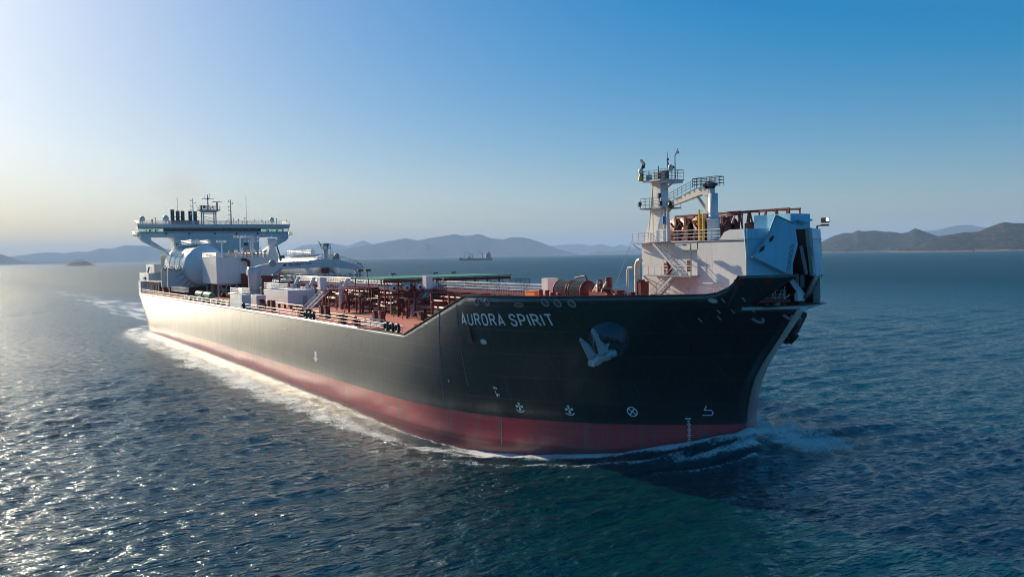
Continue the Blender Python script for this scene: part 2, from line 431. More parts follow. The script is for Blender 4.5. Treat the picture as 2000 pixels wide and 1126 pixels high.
mb = MB(); hull_poly(mb, -70.5, 5.0, [[(-.5,.8),(.5,.8),(.5,1.85),(-.5,1.85)], [(-1.1,.8),(0,0),(1.1,.8)]]); part('arrow_mark', mb, MARK, hull)
def thruster(X0, z0):
    mb = MB(); P = []
    for a in (0, 90, 180, 270):
        d = (math.cos(R(a)), math.sin(R(a))); P.append(stroke((d[0]*.06, .1+d[1]*.06), (d[0]*.46, .1+d[1]*.46), .1, .36))
    P += ring(0, .05, .68, .13, 12, 215, 325); hull_poly(mb, X0, z0, P); return part('thruster_mark', mb, MARK, hull)
thruster(-17.23, 4.62); thruster(-12.1, 4.64)
mb = MB(); P = ring(0, 0, .58, .13)
for a in (45, 135): d = (.5*math.cos(R(a)), .5*math.sin(R(a))); P.append(stroke((-d[0],-d[1]), d, .12))
hull_poly(mb, -6.9, 4.68, P); part('crossed_circle_mark', mb, MARK, hull)
mb = MB(); P = ring(.32, -.16, .34, .11, 14, -90, 100)+[stroke((-.62,-.445), (.34,-.445), .11), stroke((.3,.12), (-.32,.12), .11), stroke((-.3,.1), (.1,.62), .11)]
hull_poly(mb, -1.93, 4.72, P); part('bulbous_bow_mark', mb, MARK, hull)
for i in range(14):
    z = 3.85-i*.2; w = .13 if i % 3 else .22
    mb = MB(); hull_poly(mb, -3.18, z, [[(-w,-.045),(w,-.045),(w,.05),(-w,.05)]] if i else [[(-.34,0),(.3,0),(.3,.14),(-.34,.14)]]); part('draft_mark', mb, MARK, hull)
mb = MB()
hull_poly(mb, -19.65, 6.75, [ stroke((-.3,.1), (-.05,.1), .08), stroke((-.12,.1), (-.12,-.22), .1), stroke((.05,-.1), (.05,.12), .12), stroke((.22,-.16), (.22,.06), .13)])
hull_poly(mb, -19.65, 6.0, [stroke((-.1,.4), (-.02,-.35), .08), stroke((.1,-.3), (.1,.06), .14), stroke((.1,.0), (.36,.0), .1), stroke((.34,.0), (.34,-.2), .1)])
part('load_mark', mb, MARK, hull); mb = MB(); hull_poly(mb, -26.87, 6.86, [stroke((0,.16), (0,-.16), .12), stroke((-.16,.12), (.16,.12), .1)])
part('load_mark', mb, MARK, hull)
for X, z in ((-27.27,12.14),(-23.06,12.17)):
    mb = MB(); hull_poly(mb, X, z, [[(-.38,-.32),(.38,-.32),(.38,.32),(-.38,.32)]], .03); part('red_square_mark', mb, DRED, hull)
# welded seam lines running up the shell
for X0, X1, z0, z1 in ((-28.7,-27.0,3.3,15.4),(-23.7,-22.9,6.5,16.4)):
    mb = MB()
    for i in range(12):
        a, b_ = i/12, (i+1)/12
        mb.tube(hpt(X0+(X1-X0)*a, z0+(z1-z0)*a, .02), hpt(X0+(X1-X0)*b_, z0+(z1-z0)*b_, .02), .028, 4, cap=False)
    part('weld_seam', mb, GREYP, hull)
mb = MB(); pts = [hpt(-19.9+.0*i, 3.1-i*.45, .03) for i in range(8)]
mb.path(pts, .06, 4); part('pale_seam', mb, GREYP, hull)
# long side marks (tug push points)
for X, z in ((-86,9.6),(-58.5,10.4)):
    mb = MB(); mb.box(X-1.6, X+1.6, -BEAM-.12, -BEAM+.02, z-.07, z+.07); part('rubbing_bar', mb, BLACK, hull)
# round mooring openings in the bulwark
def chock(X, z, ru, rv, inner, rim=.1):
    _, k = hull_frame(X, z); n = 18
    mb = MB(); P = [hpt(X+ru*k*math.cos(2*math.pi*i/n), z+rv*math.sin(2*math.pi*i/n), .05) for i in range(n+1)]
    mb.path(P, rim, 5); o = part('mooring_chock', mb, GREYP, hull)
    mb = MB(); hull_poly(mb, X, z, [[(ru*math.cos(2*math.pi*i/n), rv*math.sin(2*math.pi*i/n)) for i in range(n)]], .04)
    part('opening', mb, inner, o)
for X, z in ((-18.73,16.83),(-16.97,16.86),(-9.45,17.0),(-8.23,16.96),(-6.9,16.94)): chock(X, z, .36, .36, BROWNP, .09)
chock(-12.58, 16.69, .6, .2, BROWNP, .05); chock(3.08, 17.15, .44, .24, CREAM, .05); chock(-19.16, 12.25, .5, .3, CREAM, .05)  # last chock's cream disc paints the glow of its opening
for X, z in ((3.65,17.15),(4.8,17.2),(2.88,15.97),(3.66,16.0),(4.75,16.02),(1.4,15.1),(2.6,15.3)):
    mb = MB(); hull_poly(mb, X, z, [[(-.1,-.22),(.1,-.22),(.1,.22),(-.1,.22)]], .03); part('grey_patch', mb, GREYP, hull)
for X, z in ((5.05,18.95),(6.6,19.0)):
    mb = MB(); hull_poly(mb, X, z, [[(-.42,-.3),(.42,-.3),(.42,.3),(-.42,.3)]], .03); part('grey_plate', mb, DRED, hull)

# anchor bolsters and anchors (hung from the ship: things of their own)
def anchor(side, label):
    B0 = hpt(-5.6, 13.0, 0, side); nrm = (hpt(-5.6, 13.0, 1, side)-B0).normalized()
    mb = MB(); ax = (nrm+Vector((0,0,-.25))).normalized()
    mb.lathe(B0-ax*1.6, ax, [(0,2.35),(1.5,2.2),(2.6,1.7),(2.85,1.5),(2.88,1.2),(2.75,1.1),(2.7,.0)] if side < 0 else [(0,1.9),(1.5,1.8),(2.3,1.4),(2.35,0)], 32)
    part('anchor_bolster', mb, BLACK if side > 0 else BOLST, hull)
    fwd = (hpt(-4.6, 13.1, 0, side)-B0).normalized(); up = nrm.cross(fwd)*(-side); up = up if up.z > 0 else -up
    O = hpt(-6.6, 11.95, 1.0 if side < 0 else .7, side)
    a = thing('anchor', label, 'anchor', O); ASTEEL = STEELB if side < 0 else BLACK  # port anchor blackened to paint its silhouette
    def P(f_, u_, n_): return fwd*f_+up*u_+nrm*n_
    def bevel(m_, pl, n0, th, k):
        cx_, cy_ = sum(p[0] for p in pl)/len(pl), sum(p[1] for p in pl)/len(pl); n_ = len(pl)
        v = [P(u_, w_, n0) for u_, w_ in pl]+[P(u_, w_, n0+th*.45) for u_, w_ in pl]+[P(cx_+(u_-cx_)*k, cy_+(w_-cy_)*(k+.25), n0+th) for u_, w_ in pl]
        m_.add(v, [tuple(reversed(range(n_))), tuple(range(2*n_, 3*n_))]+[(r_*n_+i, r_*n_+(i+1) % n_, (r_+1)*n_+(i+1) % n_, (r_+1)*n_+i) for r_ in (0, 1) for i in range(n_)])
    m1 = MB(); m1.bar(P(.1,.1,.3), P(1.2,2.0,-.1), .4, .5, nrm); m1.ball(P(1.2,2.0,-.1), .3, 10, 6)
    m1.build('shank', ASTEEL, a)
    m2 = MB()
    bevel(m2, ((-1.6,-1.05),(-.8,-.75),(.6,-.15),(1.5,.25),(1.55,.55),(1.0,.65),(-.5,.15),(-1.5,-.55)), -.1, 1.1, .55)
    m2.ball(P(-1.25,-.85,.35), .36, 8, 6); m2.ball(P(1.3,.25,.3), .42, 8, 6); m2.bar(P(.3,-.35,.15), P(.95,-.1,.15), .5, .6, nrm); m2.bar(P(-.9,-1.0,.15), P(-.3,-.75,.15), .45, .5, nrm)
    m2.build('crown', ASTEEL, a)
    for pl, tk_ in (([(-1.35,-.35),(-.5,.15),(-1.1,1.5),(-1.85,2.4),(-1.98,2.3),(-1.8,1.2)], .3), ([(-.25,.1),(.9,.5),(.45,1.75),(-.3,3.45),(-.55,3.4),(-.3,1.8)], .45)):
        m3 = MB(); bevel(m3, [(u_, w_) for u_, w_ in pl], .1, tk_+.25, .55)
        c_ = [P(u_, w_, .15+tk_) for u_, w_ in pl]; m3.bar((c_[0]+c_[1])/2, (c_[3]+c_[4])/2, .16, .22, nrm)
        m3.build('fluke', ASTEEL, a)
BOLST = paint('bolster_paint', (.035,.06,.08), .3, .25)  # black paint; the blue it takes from the sky is put into its colour
STEELB = paint('anchor_steel', (.40,.46,.50), .45, .3, (.16,.09,.05), .6)
anchor(-1, 'grey stockless anchor hung at its bolster below the ship name')
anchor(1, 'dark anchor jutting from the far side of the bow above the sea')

# ------------------------------------------------------------------ bow house
hs = None
mb = MB()
T, Bz = 24.3, 19.6
# starboard wall (aft section set back under the deck edge), aft wall, port wall
mb.prism([(-1.6,-5.2,FZ), (3.9,-5.2,FZ), (4.6,-5.2,17.6), (5.2,-5.2,19.4), (5.2,-5.2,T), (2.9,-5.2,T), (2.1,-5.2,T-.25), (1.6,-5.2,T-.85), (1.3,-5.2,23.3), (-1.6,-5.2,23.3)], (0,.15,0))
mb.box(-1.75, -1.6, -5.2, -4.2, FZ, 23.1)
mb.box(-11.5, -1.75, -4.35, -4.2, FZ, 23.1)
mb.box(-11.65, -11.5, -4.35, 5.3, FZ, 23.1)
mb.box(-11.5, 5.9, 5.15, 5.3, FZ, 23.1)
mb.box(-11.7, 5.0, -5.2, 5.3, 23.1, 23.3)            # house deck
mb.box(-5.2, -1.62, -5.2, -4.9, 22.3, 23.09)         # hanging panel over the recess
house = part('bow_house', mb, WHITE)
mb = MB()
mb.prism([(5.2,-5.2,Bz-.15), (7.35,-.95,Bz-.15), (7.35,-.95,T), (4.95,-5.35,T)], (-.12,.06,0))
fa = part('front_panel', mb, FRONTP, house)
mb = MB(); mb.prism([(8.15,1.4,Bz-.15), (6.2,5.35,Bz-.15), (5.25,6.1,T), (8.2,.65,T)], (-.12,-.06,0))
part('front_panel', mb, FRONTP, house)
mb = MB(); mb.box(5.1, 5.17, -5.28, -5.2, FZ+1.6, 23.3); mb.tube((-11.4,-5.24,23.2), (5.15,-5.24,23.2), .05, 5); mb.bar((5.2,-5.28,23.27), (7.33,-1.02,23.27), .06, .05); mb.bar((8.22,1.1,23.2), (5.55,5.98,23.2), .06, .05)
part('edge_trim', mb, GREYP, house)
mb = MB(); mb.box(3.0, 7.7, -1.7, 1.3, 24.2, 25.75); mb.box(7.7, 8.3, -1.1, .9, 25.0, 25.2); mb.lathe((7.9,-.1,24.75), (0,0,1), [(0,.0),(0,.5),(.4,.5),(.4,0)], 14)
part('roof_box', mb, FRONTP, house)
# opened door leaf hanging outside the starboard front panel
dn = Vector((.88,-.47,0)).normalized()
def dp(y, z, o=.0):
    """point on the plane of the starboard front panel"""
    x = 5.2+(y+5.2)*(2.15/4.25); return Vector((x, y, z))+dn*(o+.35)
D = [dp(-2.75,25.6,.05), dp(-1.05,24.75,.05), dp(-.9,24.2,.05), dp(-.72,22.6,.1), dp(-1.45,19.75,.1), dp(-1.75,19.75,.1), dp(-4.95,21.5,.05), dp(-3.5,23.5,.0)]
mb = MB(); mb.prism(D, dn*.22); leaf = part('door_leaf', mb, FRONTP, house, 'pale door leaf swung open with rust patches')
mb = MB(); mb.path([D[4]+dn*.24, D[5]+dn*.24, D[6]+dn*.24, D[7]+dn*.24, D[0]+dn*.24, D[1]+dn*.24], .07, 5); part('door_edge', mb, GREYP, leaf)
for y0, z0, y1, z1 in ((-4.3,21.9,-3.75,22.6),(-3.35,22.9,-2.95,23.6)):
    mb = MB(); pts = []
    a, b_ = Vector((y0, z0)), Vector((y1, z1)); n_ = Vector((-(b_-a).y, (b_-a).x)).normalized()
    for i in range(14):
        t = i/13; w = .16*math.sin(math.pi*min(max(t, .08), .92))*(1+.5*math.sin(i*2.3)); c_ = a+(b_-a)*t; pts.append((c_+n_*w, c_-n_*w))
    P = [p for p, q in pts]+[q for p, q in reversed(pts)]
    mb.add([dp(p.x, p.y, .285) for p in P], [tuple(range(len(P)))]); part('rust_patch', mb, RUST, leaf)
mb = MB()
for i in range(5):
    z = 20.1+i*.55; mb.bar(dp(-1.75+.07*i, z, .36), dp(-1.5+.07*i, z+.4, .36), .1, .1)
mb.tube(dp(-1.78,19.9,.36), dp(-1.3,22.7,.36), .035, 5); mb.tube(dp(-1.55,19.9,.36), dp(-1.1,22.7,.36), .035, 5)
part('hinge_track', mb, GREYP, leaf)
# loading room behind the mouth; its black paint stands for shade
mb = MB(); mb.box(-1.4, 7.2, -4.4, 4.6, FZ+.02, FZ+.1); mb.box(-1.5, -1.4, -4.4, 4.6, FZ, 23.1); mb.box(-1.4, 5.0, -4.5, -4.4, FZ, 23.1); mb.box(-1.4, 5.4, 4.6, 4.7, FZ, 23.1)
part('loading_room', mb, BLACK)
mb = MB(); mb.prism([(5.4,.1,19.5), (5.4,.85,19.5), (7.2,.85,17.7), (7.2,-.1,17.7)], (0,0,.18)); mb.box(6.9, 7.3, -.15, .9, 16.9, 17.75)
load = part('loading_chute', mb, BLUEWHITE)
mb = MB(); mb.box(3.2, 3.6, -.7, 1.4, 19.2, 20.8); part('coupler_head', mb, DRED, load)
mb = MB()
mb.tube((4.9,-4.1,16.9), (6.7,-.6,16.9), .22, 10); mb.tube((4.4,-3.0,17.2), (4.4,2.6,17.2), .3, 10)
part('roller', mb, RED, load)
mb = MB(); mb.rail([(5.0,-3.4,16.5), (6.3,-1.0,16.5)], 1.5, .8, .035, 4); mb.tube((5.6,-.6,16.5), (5.9,-.4,18.4), .06, 6); mb.tube((6.1,-1.8,16.5), (6.6,-.5,17.6), .05, 6); mb.ball((5.7,-1.1,18.6), .18, 8, 6)
for q in range(10): mb.tube((5+rng.random()*1.5, -2.5+rng.random()*2.5, 16.5), (5+rng.random()*1.6, -2.4+rng.random()*2.6, 17.3+rng.random()*1.2), .05, 5)
part('platform_rail', mb, STEEL, load)
mb = MB(); mb.box(6.0, 6.3, 1.0, 1.3, 18.3, 19.6); mb.box(6.3, 6.6, 1.5, 1.8, 18.2, 19.5); part('valve_post', mb, GREYP, load)
mb = MB(); mb.bar((7.9,.75,24.3), (7.95,.95,22.4), .5, .42); mb.bar((7.95,.95,22.45), (7.7,1.75,19.5), .5, .42); mb.bar((7.2,.5,22.5), (7.3,1.2,19.6), .2, .3)
part('port_door_edge', mb, GREYP, house)
mb = MB(); mb.box(4.0, 4.1, -1.6, 1.6, 19.6, 24.25); mb.box(4.1, 7.0, 1.5, 1.6, 19.6, 24.25); part('inner_wall', mb, BLACK, house)  # walls added against the sky gap, black for the mouth's shade
# V-shaped ledge round the stem
mb = MB()
mb.prism([(4.7,-5.5,16.15), (5.3,-6.1,16.15), (8.6,.0,16.15), (7.0,.0,16.15)], (0,0,.28)); mb.prism([(7.0,.0,16.15), (8.6,.0,16.15), (4.7,7.2,16.15), (4.1,6.6,16.15)], (0,0,.28))
ledge = part('bow_ledge', mb, GREYP)
mb = MB(); mb.bar((5.32,-6.14,16.36), (8.64,-.02,16.36), .1, .16); mb.bar((8.64,.02,16.3), (4.73,7.24,16.3), .1, .2); part('ledge_edge', mb, STEEL, ledge)
mb = MB()
mb.prism([(7.9,-.75,15.98), (8.25,-.1,15.98), (8.25,-.1,16.42), (7.9,-.75,16.42)], (.35,-.2,0)); part('fairlead_block', mb, BLUEWHITE, ledge)
for X, z in ((4.6,15.2),(6.3,15.5)):
    _, k = hull_frame(X, z); mb = MB(); P = [hpt(X+.5*k*math.cos(R(a)), z+.42*math.sin(R(a)), .1) for a in range(180, 361, 20)]; mb.path(P, .16, 6); part('roller_fairlead', mb, GREYP, hull)
# port bulwark tip seen past the bow
mb = MB(); mb.add([hpt(X, ztop(X)-.03, -.1, 1) for X in (-6,-4,-2,0,2)]+[hpt(X, ztop(X)-.9, -.35, 1) for X in (-6,-4,-2,0,2)], [(i, i+1, i+6, i+5) for i in range(4)])
part('inner_bulwark', mb, RED, hull)
# railings, stairs and landing on the house side
mb = MB()
mb.rail([(-12.3,-5.15,23.3), (-8.2,-5.15,23.3)], 1.1, 1.1, .035, 3); mb.rail([(-6.0,-5.15,23.3), (1.5,-5.15,23.3)], 1.1, 1.2, .04, 3); mb.rail([(-12.3,-5.15,23.3), (-12.3,5,23.3)], 1.1, 1.4, .035, 3)
mb.tube((-8.0,-5.3,23.3), (-8.0,-5.3,24.6), .05, 5); mb.tube((-8.0,-5.3,24.6), (-6.3,-5.3,24.6), .05, 5); mb.tube((-6.3,-5.3,23.3), (-6.3,-5.3,24.6), .05, 5)
part('house_rail', mb, WHITE, house)
mb = MB(); mb.box(-12.5, -11.6, -5.25, 5.3, 23.12, 23.28); mb.bar((-12.4,-5.1,23.1), (-11.7,-4.5,22.4), .1, .12); part('deck_overhang', mb, WHITE, house)
def stairs(parent, p, q, w, mat, treads, tmat, name='stair', side=(0,1,0), rail=True, rw=.05):
    """flight from p (foot) to q (head)"""
    p, q = Vector(p), Vector(q); s_ = Vector(side).normalized()*w/2
    mb = MB(); mb.bar(p-s_, q-s_, .08, .26); mb.bar(p+s_, q+s_, .08, .26); o = part(name, mb, mat, parent)
    mb = MB()
    for i in range(treads):
        c_ = p+(q-p)*((i+.5)/treads); mb.bar(c_-s_, c_+s_, .3, .06)
    part('treads', mb, tmat, o)
    if rail:
        mb = MB(); h = Vector((0,0,1.0))
        for sg in (-1, 1):
            mb.tube(p+sg*s_+h, q+sg*s_+h, rw, 5); mb.tube(p+sg*s_+h*.55, q+sg*s_+h*.55, rw*.7, 4)
            n_ = max(2, int((q-p).length/1.5))
            for i in range(n_+1): c_ = p+(q-p)*i/n_+sg*s_; mb.tube(c_, c_+h, rw*.8, 4)
        part('handrail', mb, mat, o)
    return o
stairs(house, (-2.95,-5.95,19.55), (-7.6,-5.95,23.25), .9, BLUEWHITE, 14, CREAM, side=(0,1,0), rw=.035)
stairs(house, (-8.2,-5.95,FZ+.1), (-4.3,-5.95,19.5), .9, BLUEWHITE, 11, CREAM, side=(0,1,0), rw=.035)
mb = MB(); mb.box(-9.2, -1.4, -6.5, -4.4, 19.42, 19.52); landing = part('stair_landing', mb, GREYP, house)
mb = MB(); mb.rail([(-9.2,-6.45,19.5), (-5.0,-6.45,19.5)], 1.1, 1.1, .03, 3); mb.rail([(-3.6,-6.45,19.5), (-1.4,-6.45,19.5)], 1.1, 1.1, .03, 3); part('landing_rail', mb, WHITE, landing)
mb = MB()
for X in (-9.0,-6.8,-4.0,-1.6): mb = MB(); mb.bar((X,-6.4,19.4), (X,-4.4,17.9), .09, .09); part('bracket', mb, BLUEWHITE, landing)
mb = MB(); mb.bar((-9.0,-6.4,19.4), (-6.8,-4.5,17.8), .08); part('bracket', mb, BLUEWHITE, landing)
mb = MB(); mb.box(-8.0, -6.0, -6.5, -5.0, 23.18, 23.27); mb.bar((-7.9,-6.45,23.1), (-5.6,-4.4,21.4), .07); part('stair_head', mb, GREYP, house)
mb = MB(); mb.tube((-1.5,-6.4,19.5), (-1.5,-6.4,23.0), .07, 6); mb.bar((-1.5,-6.4,22.9), (-3.3,-6.4,22.9), .08); mb.box(-3.6, -2.4, -6.7, -6.1, 22.75, 22.95)
part('lamp_post', mb, GREYP, house)
mb = MB(); mb.box(-7.3, -6.8, -4.9, -4.4, 19.55, 20.9); mb.ball((-6.7,-4.7,20.0), .32, 8, 6); mb.tube((-6.95,-4.7,20.9), (-6.95,-4.7,21.4), .12, 6); part('fire_station', mb, RED, house)
mb = MB(); mb.box(-2.3, -1.9, -6.2, -5.9, 20.0, 21.2); part('extinguisher_box', mb, RED, house)
# bits at the foot of the wall
mb = MB(); mb.tube((.4,-5.9,FZ), (.4,-5.9,18.3), .06, 6); mb.tube((.4,-5.9,18.3), (1.3,-5.9,18.3), .06, 6); mb.tube((1.3,-5.9,18.3), (1.3,-5.9,FZ), .05, 6); mb.box(.1, 1.5, -6.3, -5.6, 18.75, 18.85)
part('pipe_hoop', mb, WHITE, house)

# ------------------------------------------------------------------ bow mast
mb = MB()
def taper(mb, lev):
    """lev: (z, x0, x1, y0, y1)"""
    v = []
    for z, x0, x1, y0, y1 in lev: v += [(x0,y0,z),(x1,y0,z),(x1,y1,z),(x0,y1,z)]
    f = [(3,2,1,0), tuple(range(len(v)-4, len(v)))]
    for j in range(len(lev)-1):
        for i in range(4): f.append((j*4+i, j*4+(i+1) % 4, j*4+4+(i+1) % 4, j*4+4+i))
    mb.add(v, f)
taper(mb, [(23.3,-13.2,-10.05,-2.75,-1.25), (26.6,-11.9,-10.1,-2.65,-1.35), (30.4,-11.75,-10.3,-2.6,-1.4)])
mast = part('bow_mast', mb, WHITE)
mb = MB(); mb.tube((-12.1,-3.0,23.3), (-11.0,-3.0,30.4), .07, 6); mb.tube((-11.2,-2.95,23.3), (-11.2,-2.95,30.4), .06, 6); part('cable_pipe', mb, CREAM, mast)
mb = MB(); mb.prism([(-12.7,-3.6,27.15), (-8.9,-3.6,27.15), (-8.9,-.6,27.15), (-12.7,-.6,27.15)], (0,0,.14)); mb.bar((-12.5,-2,27.1), (-11.8,-2,26.3), .1, .16); mb.bar((-9.1,-2,27.1), (-10.3,-2,26.3), .1, .16)
p1 = part('platform', mb, GREYP, mast)
mb = MB(); mb.prism([(-12.4,-3.4,30.35), (-12.0,-3.8,30.35), (-9.0,-3.8,30.35), (-8.5,-3.4,30.35), (-8.5,-.5,30.35), (-12.4,-.5,30.35)], (0,0,.16)); mb.bar((-12.6,-2,30.3), (-11.7,-2,29.4), .1, .2); mb.bar((-8.4,-2,30.3), (-10.2,-2,29.4), .1, .2); mb.box(-10.2, -8.6, -3.4, -.6, 30.1, 30.34)
p2 = part('platform', mb, BLUEWHITE, mast)
mb = MB(); mb.rail([(-12.65,-.65,27.3), (-12.65,-3.55,27.3), (-9.6,-3.55,27.3)], 1.15, .8, .025, 3); mb.rail([(-12.65,-.65,27.3), (-9.0,-.65,27.3)], 1.15, 1, .025, 3); part('mast_rail', mb, GREYP, mast)
mb = MB(); mb.rail([(-12.35,-3.35,30.5), (-12.0,-3.75,30.5), (-9.0,-3.75,30.5), (-8.55,-3.4,30.5), (-8.55,-.55,30.5), (-12.35,-.55,30.5)], 1.1, 1, .03, 3, True); part('mast_rail', mb, GREYP, mast)
def antenna(x, y, z0, z1, r, kids=(), mat=NAVY, name='antenna'):
    mb = MB(); mb.tube((x,y,z0), (x,y,z1), r, 6, r*.6)
    for dz, dx, rr in kids: mb.bar((x,y,z0+dz), (x+dx,y,z0+dz), .06); mb.ball((x+dx,y,z0+dz+.05), rr, 8, 6)
    return part(name, mb, mat, mast)
antenna(-12.2,-3.6,30.5,32.6,.09, ((.9,-.3,.2),(1.6,.15,.16)))
mb = MB(); mb.bar((-12.5,-3.6,33.0), (-11.8,-3.6,32.4), .16, .25); mb.ball((-12.1,-3.6,32.2), .26, 8, 6); part('search_lamp', mb, NAVY, mast)
mb = MB(); mb.lathe((-12.3,-3.8,30.5), (0,0,1), [(0,.28),(.5,.34),(.55,.2),(.9,.2)], 10); part('horn', mb, YELLOW, mast)
mb = MB(); mb.lathe((-12.3,-3.8,31.4), (0,0,1), [(0,.2),(.1,.26),(.5,.26),(.6,.1)], 10); part('signal_lamp', mb, CREAM, mast)
antenna(-9.9,-3.2,30.5,32.1,.08, ((.7,-.2,.14),))
antenna(-9.4,-2.2,30.5,33.0,.1, ((.9,-.25,.15),(2.3,0,.16),(1.8,0,.14)))
antenna(-8.6,-3.0,30.5,33.6,.05, ((1.0,.2,.2),))
antenna(-8.2,-2.2,30.5,33.2,.08, ((1.3,-.35,.18),))
mb = MB(); mb.tube((-8.2,-2.2,33.1), (-7.7,-2.2,33.9), .05, 5); mb.bar((-8.0,-2.2,33.4), (-7.6,-2.2,33.5), .14, .2); part('wind_vane', mb, NAVY, mast)
mb = MB(); mb.lathe((-7.9,-3.2,31.3), (0,0,1), [(0,.1),(.05,.28),(.6,.28),(.75,.12)], 12); part('radome', mb, BLUEWHITE, mast)
for x, y, s_ in ((-9.9,-3.9,.4),(-9.1,-3.8,.5),(-8.5,-3.9,.45),(-11.4,-3.8,.35)):
    mb = MB(); mb.box(x-s_*.8, x+s_*.8, y+.3, y+.7, 30.5, 30.5+s_*1.9); part('equipment_box', mb, NAVY if s_ > .42 else GREYP, mast)
for x, z in ((-9.2,28.5),(-9.0,27.6),(-12.6,27.7)):
    mb = MB(); mb.bar((x-.2,-3.7,z), (x+.2,-3.85,z+.2), .36, .4); mb.tube((x,-3.7,z-.5), (x,-3.7,z), .05, 5); part('floodlight', mb, NAVY, mast)
mb = MB()
for i in range(22): mb.tube((-9.4,-3.3,23.4+i*.17*1.05), (-9.0,-3.3,23.4+i*.17*1.05), .022, 4)
mb.tube((-9.4,-3.3,23.3), (-9.4,-3.3,27.2), .035, 5); mb.tube((-9.0,-3.3,23.3), (-9.0,-3.3,27.2), .035, 5); mb.tube((-8.4,-3.3,23.3), (-8.4,-3.3,27.2), .12, 6); part('mast_ladder', mb, CREAM, mast)
mb = MB(); mb.tube((-8.6,-3.6,25.3), (-8.6,-3.6,26.2), .2, 8); part('blue_canister', mb, BLUEP, mast)
mb = MB(); mb.tube((-12.3,-5.3,23.4), (-12.1,-8.5,17.4), .035, 4); part('stay_wire', mb, CREAM, mast)
mb = MB(); mb.box(-8.5, -7.9, -4.4, -4.0, 23.3, 24.6); mb.tube((-9.3,-4.3,23.3), (-8.8,-4.3,25.0), .12, 6); part('locker', mb, WHITE, mast)

# ------------------------------------------------------------------ bow crane
mb = MB(); mb.lathe((-1.9,-2.6,23.3), (0,0,1), [(0,.68),(2.2,.68),(2.25,.75),(2.35,.75),(2.4,.62),(2.9,.52),(5.1,.5),(5.1,0)], 20)
crane = part('bow_crane', mb, BLUEWHITE)
mb = MB(); mb.box(-2.7, -2.2, -2.95, -2.3, 26.4, 28.6); mb.box(-3.1, -2.3, -3.0, -2.3, 28.2, 29.2); part('crane_head', mb, CREAM, crane)
mb = MB(); v = []
def boomsec(x, zb, zt, w): return [(x,-2.6-w,zb),(x,-2.6+w,zb),(x,-2.6+w,zt),(x,-2.6-w,zt)]
secs = [boomsec(-8.4,27.35,27.9,.25), boomsec(-6.3,27.75,28.5,.3), boomsec(-4.2,28.2,29.1,.36), boomsec(-2.9,28.45,29.2,.38), boomsec(-2.0,28.4,28.9,.38)]
for s_ in secs: v += s_
f = [(3,2,1,0), tuple(range(16, 20))]
for j in range(4):
    for i in range(4): f.append((j*4+i, j*4+(i+1) % 4, j*4+4+(i+1) % 4, j*4+4+i))
mb.add(v, f); boom = part('boom', mb, CREAM, crane)
mb = MB(); mb.rail([(-8.3,-2.95,27.9), (-6.3,-3.0,28.5), (-4.2,-3.1,29.1)], .95, .8, .03, 3); mb.rail([(-4.4,-3.2,29.15), (-.9,-3.2,29.15), (-.9,-2.0,29.15), (-4.4,-2.0,29.15)], 1.0, .75, .04, 3, True); part('boom_rail', mb, NAVY, crane)
mb = MB(); mb.lathe((-2.4,-3.0,29.3), (0,1,0), [(0,0),(0,.42),(.9,.42),(.9,0)], 14); mb.box(-3.0, -1.6, -3.1, -2.2, 29.2, 29.5); part('winch_drum', mb, NAVY, crane)
mb = MB(); mb.tube((-2.5,-2.7,26.3), (-4.0,-2.7,28.0), .2, 10); mb.tube((-4.0,-2.7,28.0), (-4.4,-2.7,28.4), .12, 8); part('lift_cylinder', mb, STEEL, crane)
mb = MB(); mb.ball((-8.4,-2.7,27.5), .4, 10, 7); mb.box(-8.9, -8.3, -3.0, -2.4, 27.5, 28.0); part('hook_block', mb, BLACK, crane)
mb = MB()
for i in range(11): mb.bar((-3.3,-3.3,23.5+i*.3), (-2.75,-3.3,23.5+i*.3), .05, .06)
mb.box(-3.4, -3.27, -3.4, -3.2, 23.3, 26.7); mb.box(-2.78, -2.6, -3.45, -3.2, 23.3, 26.2); part('ladder', mb, YELLOW, crane)

# ------------------------------------------------------------------ hose reels and red gantry on the house
def reel(x, r, w, label):
    mb = MB()
    for y in (1.2-w/2, 1.2+w/2): mb.lathe((x,y,24.7), (0,1,0), [(0,.25),(0,r),(.09,r),(.09,.25)], 26)
    o = part('hose_reel', mb, RED, None, label)
    mb = MB(); mb.lathe((x,1.2-w/2+.1,24.7), (0,1,0), [(0,0),(0,r*.62),(w-.2,r*.62),(w-.2,0)], 20); part('wound_hose', mb, BLACK, o)
    mb = MB(); mb.lathe((x,1.2-w/2-.25,24.7), (0,1,0), [(0,0),(0,r*.2),(.3,r*.3)], 14); part('hub', mb, RED, o)
    mb = MB()
    for k in range(8): a = R(45*k); mb.bar((x+.2*math.cos(a),1.2-w/2-.06,24.7+.2*math.sin(a)), (x+r*.95*math.cos(a),1.2-w/2-.06,24.7+r*.95*math.sin(a)), .1, .06, (0,1,0))
    part('spokes', mb, DRED, o)
reel(-11.2,1.45,1.2,'red drum at the aft end of the gantry'); reel(-9.6,1.5,1.2,'red drum behind the house rail'); reel(-7.4,1.45,1.2,'red drum beside the yellow ladder'); reel(-3.7,1.35,1.2,'red drum forward of the crane column')
mb = MB(); mb.box(-.2, 1.6, .4, 1.8, 23.35, 25.1); mb.lathe((.9,.1,24.4), (0,1,0), [(0,0),(0,.8),(1.8,.8),(1.8,0)], 16); part('pump_unit', mb, RED)
mb = MB(); mb.box(-8.7, -8.1, -.4, .0, 23.3, 25.2); part('reel_drive', mb, DRED)
mb = MB(); mb.box(-6.6, -5.6, -.9, -.2, 23.3, 24.2); part('reel_drive', mb, DRED)
mb = MB(); mb.tube((-8.9,-1.0,23.3), (-8.9,-1.0,24.9), .25, 8); part('accumulator', mb, DRED)
